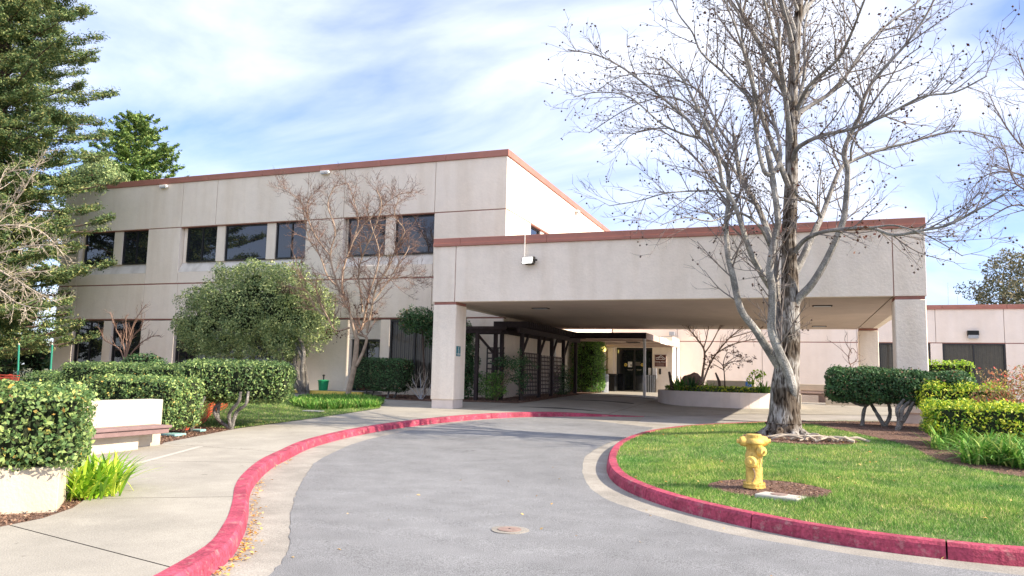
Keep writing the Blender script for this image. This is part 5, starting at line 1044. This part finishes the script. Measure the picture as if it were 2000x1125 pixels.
# small round shrub peeking over it
f = s_ell(tuple(at(283, 700, 22)), (.85, .6, .38)); c = at(283, 700, 22); shrub('round_shrub', 'small dark round shrub showing above the long hedge', 'shrub', s_ell((c.x, c.y, c.z-.3), (.95, .7, .5)), (c.x-1.1, 21, c.z-.9), (c.x+1.1, 23, c.z+.4), 3500, .07, M['darkleaf'], (c.x, c.y, g(22)+.1), thick=.12, corer=.12, inset=.08)
MB().tube([(c.x, c.y, g(22)), (c.x, c.y, c.z-.3)], .05, 6).build('stem', M['bark'], [o for o in bpy.data.objects if o.name == 'round_shrub'][0])
# big loose evergreen on twisted trunks
Yb = 26.4
def el(px, py, rx, ry, rz, dy=0): p = at(px, py, Yb+dy); return s_ell((p.x, p.y, p.z), (rx, ry, rz))
f = s_union(el(470, 605, 2.8, 1.3, 1.75), el(395, 635, 1.4, 1.0, 1.2), el(545, 595, 2.1, 1.2, 1.65), el(598, 620, 1.3, 1.0, 1.35), el(500, 555, 1.6, 1.0, .95), el(440, 665, 1.9, 1.0, .75), el(555, 665, 1.3, .9, .8))
p = at(500, 600, Yb)
bs_ = shrub('evergreen_tree', 'big rounded olive green evergreen on several twisted trunks against the facade', 'tree', f, (p.x-5, Yb-1.6, 1.6), (p.x+5, Yb+1.5, 6.3), 52000, .085, M['olive'], (at(590, 765, Yb).x, Yb, zw(-20, Yb)), thick=.5, amp=.36, ns=2.3, corer=.16, inset=.62, jit=.95)
bx = at(592, 770, Yb+.4); bx.z = zw(bx.x, bx.y)
hedge_stems(bs_, [(bx, at(583, 735, Yb+.4), at(575, 705, Yb+.2), at(580, 680, Yb)), (bx+Vector((.2, 0, 0)), at(598, 740, Yb+.3), at(590, 700, Yb), at(578, 670, Yb)), (bx+Vector((-.1, .1, 0)), at(572, 745, Yb+.4), at(560, 715, Yb), at(545, 680, Yb-.2)), (bx+Vector((.1, -.1, 0)), at(590, 720, Yb), at(594, 690, Yb), at(585, 660, Yb))], M['bark'], .10)
hedge_stems(bs_, [(at(547, 756, Yb+.2), at(570, 768, Yb+.3), bx)], M['bark'], .06)
# clipped pair by the side door
for (px, py, Yc, rx, ry, rz, n, lab) in ((722, 728, 26.9, .62, .6, .62, 4200, 'clipped dark shrub nearer the side door, partly behind its neighbour'), (765, 731, 26.2, .78, .6, .62, 6500, 'clipped dark barrel shaped shrub in front of the glazing')):
    c = at(px, py, Yc); q = (c.x, c.y, c.z-.02); t = shrub('clipped_shrub', lab, 'shrub', s_rbox(q, (rx, ry, rz), .28), (c.x-1, Yc-.9, c.z-.9), (c.x+1, Yc+.9, c.z+.9), n, .06, M['darkleaf'], (c.x, c.y, zw(c.x, Yc)), thick=.12, corer=.1, inset=.1)
    zz = zw(c.x, Yc); hedge_stems(t, [((c.x-.15, Yc, zz), (c.x-.1, Yc, zz+.3), (c.x-.25, Yc, c.z-.3)), ((c.x+.12, Yc, zz), (c.x+.25, Yc, zz+.3), (c.x+.1, Yc, c.z-.3))], M['bark'], .04)
# tall leafy shrub crown behind the left column, over the glazing
c = at(818, 625, 26.6); f = s_union(s_ell((c.x, 26.6, c.z), (.85, .7, .55)), s_ell((c.x+.7, 26.9, c.z-.25), (.7, .6, .8)))
t = shrub('tall_shrub', 'tall shrub with round dark crown on slim stems left of the canopy column', 'shrub', f, (c.x-1.2, 25.6, c.z-1.2), (c.x+1.6, 27.7, c.z+.8), 7000, .075, M['darkleaf'], (c.x+.3, 26.7, zw(-13, 26.7)), thick=.3, amp=.15, ns=5, corer=.14, inset=.3)
zz = zw(-13, 26.7); hedge_stems(t, [((c.x+.35, 26.7, zz), (c.x+.25, 26.7, 1.8), (c.x+.1, 26.7, c.z-.2)), ((c.x+.6, 26.8, zz), (c.x+.6, 26.8, 2.0), (c.x+.7, 26.8, c.z-.3))], M['barkdark'], .05)
f = s_union(s_ell((-11.9, 27.0, 1.9), (.55, .5, 1.5)), s_ell((-12.1, 27.2, 3.1), (.6, .5, .7))); shrub('climbing_shrub', 'dark climbing evergreen filling the shade behind the left column', 'shrub', f, (-12.9, 26.2, .7), (-11.1, 27.9, 4.0), 8000, .07, M['darkleaf'], (-11.9, 27, zw(-12, 27)), thick=.25, amp=.15, ns=5, corer=.14, inset=.25)
# grey twiggy shrub
q = at(822, 780, 26.0); q.z = zw(q.x, 26); bare('twiggy_shrub', 'low grey leafless shrub at the foot of the glazing', 'shrub', q, [([(822, 782), (815, 760), (805, 740)], 3, 1.3, .2), ([(822, 782), (828, 755), (835, 735)], 3, 1.3, -.2), ([(822, 782), (822, 755), (820, 728)], 3, 1.3, .3), ([(822, 782), (808, 765), (800, 755)], 3, 1.3, -.3), ([(822, 782), (836, 765), (842, 750)], 3, 1.3, .1)], 41, M['trash'], M['twigpale'], [11, 10], [.45, .25], .007, Y=26.0, maxl=1, tm=.1)
# plants at the trellis
c = at(962, 755, 26.9); f = s_ell((c.x, 26.9, c.z+.05), (.62, .5, .55)); shrub('loose_shrub', 'light green loose shrub between pergola and trellis', 'shrub', f, (c.x-.8, 26.2, c.z-.7), (c.x+.8, 27.6, c.z+.8), 3600, .055, M['bamboo'], (c.x, 26.9, zw(-10, 26.9)), thick=.35, amp=.2, ns=5, corer=0, jit=1.2)
q = Vector((c.x+.1, 26.9, zw(-10, 26.9))); B = Bare(44); its = []
for k in range(26): a = random.uniform(0, 6.28); e = q+Vector((math.cos(a)*.55, math.sin(a)*.4, random.uniform(.7, 1.2))); its.append((B.wig(q, e, 4, .06), [.007]*5, 0))
build_twigs(its, 'stems', M['twigtan'], [o for o in bpy.data.objects if o.name == 'loose_shrub'][0])
c = at(1000, 712, 27.4); f = s_union(s_ell((c.x, 27.4, c.z), (.75, .4, .42)), s_ell((c.x+.3, 27.5, c.z-.4), (.4, .35, .5))); t = shrub('young_tree', 'small blue green tree leaning in front of the first trellis post', 'tree', f, (c.x-1, 26.8, c.z-1.1), (c.x+1, 28.1, c.z+.7), 1500, .08, M['darkleaf'], (c.x+.3, 27.4, zw(-10, 27.4)), thick=.5, amp=.25, ns=5, corer=0, jit=1.2)
hedge_stems(t, [((c.x+.4, 27.4, zw(-10, 27.4)), (c.x+.3, 27.4, 1.4), (c.x, 27.4, c.z))], M['barkdark'], .02)
c = at(1095, 745, 33.2); f = s_ell((c.x, 33.2, c.z-.1), (.5, .6, .75)); shrub('dark_shrub', 'dark leafy shrub at the far end of the lattice', 'shrub', f, (c.x-.8, 32.4, c.z-1.1), (c.x+.8, 34, c.z+.9), 2400, .07, M['darkleaf'], (c.x, 33.2, zw(-9.8, 33.2)), thick=.35, amp=.2, ns=5, corer=0, jit=1.1)
# bamboo-like mass
Yc = 38.2; c = at(1146, 715, Yc); f = s_union(s_rbox((c.x, Yc+.3, 2.2), (.72, 1.0, 1.35), .4), s_ell((c.x+.25, Yc, 1.7), (.75, .7, .7)))
t = shrub('bamboo_clump', 'tall dense bamboo clump beside the grey litter bin', 'bamboo', f, (c.x-1.3, Yc-1.2, .8), (c.x+1.3, Yc+1.6, 3.75), 13000, .13, M['bamboo'], (c.x, Yc, zw(-10, Yc)), thick=.3, amp=.18, ns=4, corer=.16, inset=.3, aspect=.22, jit=1.0)
for k in range(16): x, y = c.x+random.uniform(-.5, .7), Yc+random.uniform(-.5, .5); MB().tube([(x, y, zw(-10, Yc)), (x+random.uniform(-.1, .1), y, 2.2)], .014, 5).build('cane', M['twigtan'], t)
# right hedge before the canopy column
f = s_union(s_rbox((1.55, 21.0, 1.62), (.92, .62, .42), .3), s_rbox((2.9, 20.75, 1.58), (.95, .6, .38), .28, -.1))
rh = shrub('clipped_hedge', 'flat topped dark hedge on bare stems in front of the right canopy column', 'hedge', f, (.4, 20, 1.0), (4.1, 21.9, 2.2), 26000, .06, M['darkleaf'], (2.1, 21, zi(2.1, 20.9)), thick=.16, amp=.07, ns=4, corer=.11, inset=.14)
s1, s2, s3 = gnd(1684, 833, .24), gnd(1728, 834, .24), gnd(1752, 842, .24)
for q in (s1, s2, s3): q.z = zi(q.x, q.y)
s1.y = s2.y = 20.9; 
s1.x = at(1684, 833, 20.9).x; s2.x = at(1728, 834, 20.9).x
hedge_stems(rh, [(s1, at(1688, 800, 20.9), at(1700, 780, 20.9)), (at(1695, 790, 20.9), at(1680, 790, 20.8), at(1662, 783, 20.7), at(1645, 770, 20.7)), (s2, at(1738, 812, 20.9), at(1736, 790, 20.8), at(1728, 772, 20.8)), (s2, at(1714, 810, 20.9), at(1702, 790, 21), at(1695, 775, 21)), (s3, at(1770, 812, s3.y+.1), at(1785, 785, s3.y+.3), at(1800, 770, s3.y+.5)), (s3, at(1756, 820, s3.y), at(1752, 800, s3.y), at(1770, 775, s3.y+.4)), (at(1760, 822, s3.y), at(1762, 800, s3.y), at(1775, 785, s3.y+.3), at(1785, 768, s3.y+.4))], M['bark'], .05)
# yellow green shrubs
for px, py, Yc, rx, ry, rz, n, m_, lab, tk in ((1850, 728, 24.6, .65, .5, .35, 2400, 'lime', 'bright lime shrub showing above the right end of the dark hedge', .2), (1882, 782, 20.2, .95, .55, .38, 7000, 'yellowgreen', 'yellow variegated shrub behind the low front one at right', .2), (1911, 822, 17.2, .92, .5, .34, 10000, 'yellowgreen', 'low clipped yellow variegated shrub above the strap leaved clump', .18)):
    c = at(px, py, Yc); zz = zi(c.x, c.y); t = shrub('variegated_shrub' if m_ != 'lime' else 'lime_shrub', lab, 'shrub', s_rbox((c.x, Yc, c.z), (rx, ry, rz), .22), (c.x-1.3, Yc-.9, c.z-.7), (c.x+1.3, Yc+.9, c.z+.7), n, .06, M[m_], (c.x, c.y, zz), thick=tk, amp=.09, ns=6, corer=.1, inset=.14, jit=.8)
    hedge_stems(t, [((c.x+dx, Yc, zz), (c.x+dx*1.3, Yc, c.z-.1)) for dx in (-.4, 0, .4)], M['barkdark'], .025)
c = at(1975, 785, 19.0); zz = zi(c.x, c.y); f = s_union(s_ell((c.x-.1, 19, c.z-.1), (.62, .55, .75)), s_ell((c.x+.6, 19.3, c.z), (.7, .6, .8)), s_ell((c.x-.75, 20.6, c.z+.15), (.6, .4, .35)))
t = shrub('nandina', 'loose reddish green shrub at the right edge', 'shrub', f, (c.x-1.6, 18, c.z-1.1), (c.x+1.5, 21.2, c.z+1.1), 6500, .07, M['redleaf'], (c.x, 19, zz), thick=.45, amp=.22, ns=4, corer=.15, inset=.45, jit=1.2, aspect=.35)
hedge_stems(t, [((c.x+dx, 19, zz), (c.x+dx*1.5, 19, c.z+.1)) for dx in (-.3, 0, .3, .5)], M['bark'], .018)
# strap leaved clumps
def clump(name, label, centres, nper, L, w, m, group=None, cat='plant', bend=.8, tilt=(.2, 1.1), zf=zi):
    c0 = centres[0]; t = thing(name, label, cat, (c0[0], c0[1], zf(c0[0], c0[1])), group); Rt = []; D = []
    for cx0, cy0 in centres:
        a = RNG.uniform(0, 2*np.pi, nper); el_ = RNG.uniform(*tilt, nper); Rt.append(np.stack([cx0+RNG.normal(0, .10, nper), cy0+RNG.normal(0, .10, nper), np.full(nper, zf(cx0, cy0))], 1)); D.append(np.stack([np.cos(a)*np.sin(el_), np.sin(a)*np.sin(el_), np.cos(el_)], 1))
    strapleaves('leaves', np.concatenate(Rt), np.concatenate(D), L, w, m, t, bend); return t
clump('lily_clump', 'large dark green strap leaved clump at the right edge of the lawn', [(2.75+.38*i+random.uniform(-.1, .1), 14.1+.35*j+random.uniform(-.1, .1)) for i in range(5) for j in range(4) if not (i == 0 and j == 0)], 80, .9, .03, M['strap'], bend=.75, tilt=(.1, 1.0))
clump('lily_clump', 'smaller strap leaved clump left of the large one beside the mulch', [(2.45, 16.3), (2.8, 16.6), (2.6, 16.9), (3.1, 16.1)], 50, .68, .03, M['strap'], bend=.5, tilt=(.1, .95))
clump('lily_clump', 'bright yellow green strap leaved clump between the stub wall and the pavement', [(-7.62, 6.72), (-7.85, 6.98), (-8.0, 7.25), (-7.78, 7.1), (-7.6, 6.95)], 70, .70, .036, M['lime'], zf=lambda x, y: g(y)+.15, bend=.5, tilt=(.1, .9))
# bronze seedlings at its foot
q = gnd(160, 975, .15); strapleaves('red_leaved_plant', np.tile(tuple(q), (22, 1)), np.stack([np.cos(np.linspace(0, 6.2, 22)), np.sin(np.linspace(0, 6.2, 22)), np.full(22, .8)], 1), .12, .02, M['redleaf'], label='tiny reddish seedling in the mulch at the foot of the bright clump', cat='plant')
# planter plants
PZ = lambda x, y: 1.2
for px, n, L, m_, lab in ((1326, 40, .75, 'strap', 'spiky light green plant left of the boulder in the planter'), (1352, 40, .85, 'darkleaf', 'spiky dark plant in front of the boulder'), (1382, 60, .55, 'lime', 'bright feathery fern right of the boulder'), (1490, 34, .65, 'strap', 'spiky green plant at the right end of the planter')):
    c = at(px, 765, 31.0 if px < 1450 else 30.6); clump('spiky_plant', lab, [(c.x, c.y)], n, L, .07 if m_ != 'lime' else .03, M[m_], zf=PZ, bend=.35, tilt=(.05, .9))
q = at(1313, 757, 31.0); MB().tube([(q.x, 31, 1.18), (q.x-.03, 31, 1.5), (q.x-.12, 31, 1.95)], [.06, .07, .05], 7).build('stump', M['barkdark'], loc=(q.x, 31, 1.18), label='thin dark leaning stump at the left end of the planter', cat='stump')
q = at(1407, 757, 31.2); MB().tube([(q.x, 31.2, 1.18), (q.x-.04, 31.2, 1.6), (q.x-.18, 31.2, 1.95)], [.05, .055, .03], 7).build('stump', M['barkdark'], loc=(q.x, 31.2, 1.18), label='dark leaning stump left of the small reddish tree', cat='stump')
c = at(1480, 738, 31.3); t = shrub('young_shrub', 'airy light green shrub behind the blue sign', 'shrub', s_union(s_ell((c.x, 31.3, c.z+.1), (.35, .3, .22)), s_ell((c.x-.25, 31.3, c.z-.1), (.2, .2, .2))), (c.x-.6, 30.8, c.z-.5), (c.x+.6, 31.8, c.z+.5), 170, .10, M['lime'], (c.x, 31.3, 1.2), thick=.4, corer=0, jit=1.2); hedge_stems(t, [((c.x-.3, 31.3, 1.2), (c.x-.1, 31.3, c.z), (c.x+.1, 31.3, c.z+.1))], M['bark'], .015)
fz = RNG.uniform(0, 2*np.pi, 2600); rad = RNG.uniform(.55, .9, 2600); P = np.stack([pc[0]+np.cos(fz)*PR*rad, pc[1]+np.sin(fz)*PRY*rad, 1.18+RNG.uniform(0, .24, 2600)], 1); leaves('planter_groundcover', P, np.tile([0, 0, 1.], (len(P), 1)), .10, M['yellowgreen'], label='low yellow green ground cover in the curved planter', cat='ground cover', kind='stuff')
P2 = np.stack([pc[0]+np.cos(fz)*PR*rad, pc[1]+np.sin(fz)*PRY*rad, 1.18+RNG.uniform(0, .2, 2600)], 1); leaves('planter_groundcover', P2, np.tile([0, 0, 1.], (len(P2), 1)), .10, M['darkleaf'], label='low dark leafy ground cover in the curved planter', cat='ground cover', kind='stuff')
# ground cover round the crape myrtle
GC = [(-12.5, 21.7), (-13.2, 23.2), (-14.5, 24.6), (-15.8, 24.9), (-16.6, 24), (-16.4, 22.4), (-15.2, 21.0), (-13.8, 19.9), (-13.2, 20.3)]
def scatter(poly, n, ex=()):
    xs = [p[0] for p in poly]; ys = [p[1] for p in poly]; P = np.zeros((0, 2))
    while len(P) < n:
        q = np.stack([RNG.uniform(min(xs), max(xs), n*2), RNG.uniform(min(ys), max(ys), n*2)], 1); k = inpoly(q, poly)
        for e in ex: k &= ~inpoly(q, e)
        P = np.concatenate([P, q[k]])
    return P[:n]
P = scatter(GC, 6500); Z = np.array([g(y)+.16 for x, y in P]); Rt = np.column_stack([P, Z]); D = np.column_stack([RNG.normal(0, .5, (len(P), 2)), np.ones(len(P))]); strapleaves('ground_cover', Rt, D, .32, .045, M['strap'], bend=.3, seg=3, label='patch of upright green ground cover around the tan trunk', cat='ground cover', kind='stuff')

# ================================================================== CONIFERS
def conifer(name, label, base, H, spread, nb, tufts, m, seed, zmin=.08, lean=.0, size=.26, cat='tree', shape=1.0, clear=0):
    rnd = np.random.default_rng(seed); t = thing(name, label, cat, base); bx_, by_, bz_ = base; MB().tube([(bx_, by_, bz_-.2), (bx_+lean*.5, by_, bz_+H*.5), (bx_+lean, by_, bz_+H)], [H*.022, H*.014, .03], 10).build('trunk', M['barkdark'], t); PP = []; NN = []; br = MB()
    for k in range(nb):
        h = zmin+(1-zmin)*(k+rnd.random())/nb; a = k*2.4+rnd.uniform(-.3, .3); L = spread*(1-h)**shape*rnd.uniform(.65, 1.12)*(1-clear*max(0, 1-h/.38))+.35; dr = rnd.uniform(-.15, .15)-.12*(1-h); d = np.array([math.cos(a), math.sin(a), 0]); p0 = np.array([bx_+lean*h, by_, bz_+H*h]); ns_ = max(4, int(L/.4)); pts = []
        for i in range(ns_+1): s_ = i/ns_; pts.append(p0+d*L*s_+np.array([0, 0, L*(dr*s_+.22*s_*s_)]))
        br.tube(pts, [.07*(1-h)+.012-(.05*(1-h))*i/ns_ for i in range(ns_+1)], 4, caps=False)
        n = int(tufts*L/spread)+6; s_ = rnd.uniform(.12, 1.03, n); sd_ = np.cross(d, [0, 0, 1]); w = (1.05-s_)*L*.30+.14; off = rnd.uniform(-1, 1, n)
        nc = max(4, int(L*3)); cc = rnd.uniform(.15, 1.03, nc); co = rnd.uniform(-.9, .9, nc); ci = rnd.integers(0, nc, n); s_ = np.clip(cc[ci]+rnd.normal(0, .17/L, n), .05, 1.08); off = co[ci]+rnd.normal(0, .30, n); w = (1.08-s_)*L*.32+.18; c = p0+np.outer(s_*L, d)+np.outer(off*w, sd_); c[:, 2] += L*(dr*s_+.22*s_*s_)+np.abs(rnd.normal(0, .16, n))-.22*np.abs(off)*w-.05; PP.append(c); NN.append(np.tile([0, 0, 1.], (n, 1))+np.outer(off, sd_)*.3)
    br.build('branches', M['barkdark'], t, kind='stuff'); leaves('needles', np.concatenate(PP), np.concatenate(NN), size, m, t, .34, .65, .5, kind='stuff'); return t
q = at(-34, 600, 23.5); conifer('redwood_tree', 'very tall dense conifer rising beyond the frame at the left', (q.x-.3, 23.5, g(23)), 26, 5.6, 330, 2500, M['needle'], 1, .06, size=.135, shape=.5, clear=.36)
q = at(-150, 600, 26); conifer('redwood_tree', 'second dense conifer mostly outside the frame at far left', (q.x, 26, g(23)), 22, 5.5, 110, 420, M['needle'], 2, .04, size=.34, shape=.6)
q = at(268, 225, 66); conifer('fir_tree', 'lighter green conical conifer rising behind the roof at left', (q.x, 66, .7), q.z-.7, 11, 240, 1300, M['needle2'], 5, .3, size=.32, shape=.52)
def leafy(name, label, px, Y, base, ells, n, size, m, thick=1.0, amp=.7, ns=.9, corer=.5):
    f = s_union(*[s_ell(tuple(at(x, y, Y)), (rx, ry, rz)) for x, y, rx, ry, rz in ells]); C = np.array([tuple(at(x, y, Y)) for x, y, *_ in ells]); r_ = np.array([[e[2], e[3], e[4]] for e in ells]); lo = (C-r_).min(0)-.8; hi = (C+r_).max(0)+.8
    t = shrub(name, label, 'tree', f, lo, hi, n, size, m, (base, Y, .7), thick=thick, amp=amp, ns=ns, corer=corer, inset=thick, jit=1, cname='crown'); MB().tube([(base, Y, .5), (base, Y, float(C[:, 2].mean()))], [.35, .15], 8).build('trunk', M['barkdark'], t); return t
leafy('leafy_tree', 'pale green leafy tree top between the tall conifer and the roof', 185, 58, at(185, 350, 58).x, [(185, 345, 2.6, 2, 2.2), (150, 370, 2.5, 2, 2), (215, 365, 2, 2, 1.3)], 9000, .26, M['lime'] if False else M['olive'])
leafy('evergreen_tree', 'distant dark evergreen with wispy outline behind the rear wing at right', 1960, 75, at(1960, 560, 75).x, [(2000, 545, 2.6, 2.5, 2.5), (1950, 568, 2.0, 2.5, 2.0), (1925, 588, 1.5, 2, 1.3), (2050, 550, 3, 3, 2.6), (1985, 592, 3.6, 3, 2.4)], 13000, .24, M['dusky'], 1.3, 1.1, 1.1, 0)
leafy('evergreen_tree', 'distant evergreen outside the right edge of the frame', 2200, 80, at(2180, 560, 80).x, [(2220, 530, 4, 3, 4), (2290, 540, 5, 3, 5)], 6000, .5, M['needle'], 1.2, .8, .8, .8)

leafy('evergreen_tree', 'dark foliage mass behind the stakes at far left, added for a dark trunk and wall shade', 20, 31, at(20, 650, 31).x, [(20, 600, 2.6, 1.6, 2.4), (-60, 580, 3, 2, 3), (50, 680, 1.5, 1.3, 1.6), (-20, 700, 2.4, 1.5, 1.8), (72, 700, 1.3, 1.2, 1.5)], 9000, .16, M['darkleaf'], .6, .35, 1.4, .3)  # added foliage mass standing in for a dark trunk and shade on the wall
# ================================================================== ORANGE MESH FENCE, STAKES
of_ = thing('safety_fence', 'orange plastic mesh fence sagging behind the hedge stems', 'safety fence', (at(400, 815, 17).x, 17, g(17)+.15))
a, b = gnd(375, 836, .16), gnd(440, 795, .16)
def fp(s, h):
    p = a.lerp(b, s); return Vector((p.x+.05*math.sin(s*9+h*3), p.y+.06*math.sin(s*7), g(p.y)+.17+h*(.80-.1*math.sin(s*3.2))))
mb = MB()
for i in range(60): mb.beam(fp(i/59*1.15-.1, 0), fp(i/59*1.15-.1+.006, 1), .006, .008) if i % 2 else None
for j in range(10):
    for i in range(12): mb.beam(fp(i/12*1.15-.1, j/9), fp((i+1)/12*1.15-.1, j/9), .008, .022)
mb.build('mesh_netting', M['orange'], of_, kind='stuff')
for px, top, bot, lab in ((37, 673, 745, 'taller green metal stake at the left above the hedge'), (102, 673, 712, 'green metal stake between the tall conifer and the hedge')):
    a = at(px-2, bot+14, 20); b = at(px, top, 20); t = thing('fence_stake', lab, 'stake', (a.x, 20, g(20)+.15), 'green stakes behind the long hedge'); MB().beam((a.x, 20, g(20)+.1), (b.x, 20, b.z), .05, .04).build('stake', M['greenmetal'], t)
    MB().tube([(b.x, 20, b.z), (b.x, 20, b.z+.05)], [.035, .02], 8).build('cap', M['paleband'], t)
a = at(20, 748, 18); t = thing('safety_fence', 'short bit of orange netting at the left edge beside the green stake', 'safety fence', (a.x, 18, g(18)+.15)); mb = MB()
for i in range(24): mb.beam((a.x-.9+i*.055, 18+.02*math.sin(i), g(18)+.16), (a.x-.9+i*.055, 18, 1.28+.05*math.sin(i*.5)), .012, .012)
for j in range(9): mb.beam((a.x-.9, 18, .65+j*.08), (a.x+.38, 18, .65+j*.08), .012, .03)
mb.build('mesh_netting', M['orange'], t, kind='stuff')

# ================================================================== GRASS, MULCH, FALLEN LEAVES
IP = [(p.x, p.y) for p in III]
def blades(name, P, zf, h, w, lab, m=None):
    n = len(P); Z = np.array([zf(x, y) for x, y in P]); B_ = np.column_stack([P, Z-.005]); a = RNG.uniform(0, np.pi, n); s_ = np.column_stack([np.cos(a), np.sin(a), np.zeros(n)])*w*.5; hh = h*RNG.uniform(.5, 1.25, n)[:, None]; top = B_+np.column_stack([RNG.normal(0, .45, (n, 2))*hh, hh])
    V = np.stack([B_-s_, B_+s_, top], 1).reshape(-1, 3); return npmesh(name, V, np.arange(3*n).reshape(n, 3), m or M['grass'], None, kind='stuff', label=lab, cat='grass')
kd = None
def zi_fast(P):
    out = np.empty(len(P))
    for s_ in range(0, len(P), 4000):
        q = P[s_:s_+4000]; d = np.sqrt(((q[:, None, :]-IARR[None])**2).sum(2)).min(1); t = np.clip(d/2.2, 0, 1); out[s_:s_+4000] = .14+.11*t*t*(3-2*t)
    ty = np.clip((P[:, 1]-4)/34, 0, 1); return out+.75*ty*ty*(3-2*ty)
P = scatter(IP, 150000, (BEDR, BEDH, BEDT)); P = P[(P[:, 0] < 5.5)]
near = scatter([(-3.2, 9.5), (4.2, 8.4), (4.2, 12.2), (-3.2, 13.5)], 110000, (BEDH,)); near = near[inpoly(near, IP) & ~inpoly(near, BEDR)]
P = np.concatenate([P, near]); zz = zi_fast(P); dct = zz
n = len(P); B_ = np.column_stack([P, zz-.005]); a = RNG.uniform(0, np.pi, n); s_ = np.column_stack([np.cos(a), np.sin(a), np.zeros(n)])*.0042; hh = (.042*RNG.uniform(.4, 1.3, n)*(1+.35*fnoise(np.column_stack([P, zz]), 2.)))[:, None]; top = B_+np.column_stack([RNG.normal(0, .5, (n, 2))*hh, hh])
npmesh('grass', np.stack([B_-s_, B_+s_, top], 1).reshape(-1, 3), np.arange(3*n).reshape(n, 3), M['grass'], None, kind='stuff', label='mown green grass on the island lawn', cat='grass')
P = scatter([p for p in LL if p[0] > -33.9]+[], 60000); P = P[P[:, 0] > -24]
blades('grass', P, lambda x, y: g(y)+.16, .045, .012, 'mown green grass behind the pavement at left')
def chips(name, poly, n, zf, lab, size=.035, ex=()):
    P = scatter(poly, n, ex); Z = np.array([zf(x, y)+RNG.uniform(.004, .02) for x, y in P]); return leaves(name, np.column_stack([P, Z]), np.tile([0, 0, 1.], (len(P), 1)), size, M['mulch'], None, .45, .45, .5, kind='stuff', label=lab, cat='mulch')
chips('wood_chips', BEDR, 12000, zi, 'brown wood chips in the shrub bed of the island')
chips('wood_chips', BEDH, 1500, zi, 'brown wood chips round the hydrant', .03)
chips('wood_chips', BEDT, 2200, zi, 'brown wood chips at the foot of the big bare tree', .04)
chips('wood_chips', [(-9.5, 2.5), (-8.2, 4.05)]+WL[3:8]+[(-9.5, 8.2)], 5500, lambda x, y: g(y)+.145, 'brown wood chips below the stub wall at the left', .035)
chips('wood_chips', [(-11.2, 11.5), (-11.9, 14.3), (-13.4, 14.6), (-13, 11.5)], 2500, lambda x, y: g(y)+.15, 'brown wood chips under the block hedge', .04)
for bb_, lb in ((BEDD, 'brown wood chips under the trellis'), (BEDC, 'brown wood chips under the clipped shrubs by the glazing'), (BEDB, 'brown wood chips round the twisted trunks')): chips('wood_chips', bb_, 1500, zw, lb, .06)
# yellow leaves gathered along the left gutter, few on the road and lawn
LP = []
KBa = np.array([(p.x, p.y) for p in KB]); seg_i = [i for i in range(len(KB)-1) if 3.5 < KB[i].y < 11.5]
for k in range(900):
    i = random.choice(seg_i); 
    if random.random() > math.exp(-(KB[i].y-4.4)/2.2)+.06: continue
    a = KB[i].lerp(KB[i+1], random.random()); t = (KB[i+1]-KB[i]).normalized(); nn = Vector((t.y, -t.x, 0)); a = a+nn*(abs(random.gauss(0, .07))+.03); LP.append((a.x, a.y, g(a.y)+.018+random.uniform(0, .02)))
for k in range(60): x, y = random.uniform(-5, 4), random.uniform(5, 13); LP.append((x, y, g(y)+.02)) if not inpoly(np.array([[x, y]]), IP)[0] and x > -3.9-(y-4)*.6 else None
leaves('fallen_leaves', np.array(LP), np.tile([0, 0, 1.], (len(LP), 1)), .042, M['yellowleaf'], None, .55, .3, .4, kind='stuff', label='yellow fallen leaves gathered along the left gutter', cat='fallen leaves')
P = scatter(IP, 150, (BEDR,)); P = P[P[:, 0] < 4.5]; leaves('fallen_leaves', np.column_stack([P, zi_fast(P)+.04]), np.tile([0, 0, 1.], (len(P), 1)), .045, M['yellowleaf'], None, .6, .3, .4, kind='stuff', label='scattered yellow fallen leaves on the island lawn', cat='fallen leaves')
print('triangles', sum(len(o.data.loop_triangles) if o.type == 'MESH' and not o.data.calc_loop_triangles() else 0 for o in bpy.data.objects))
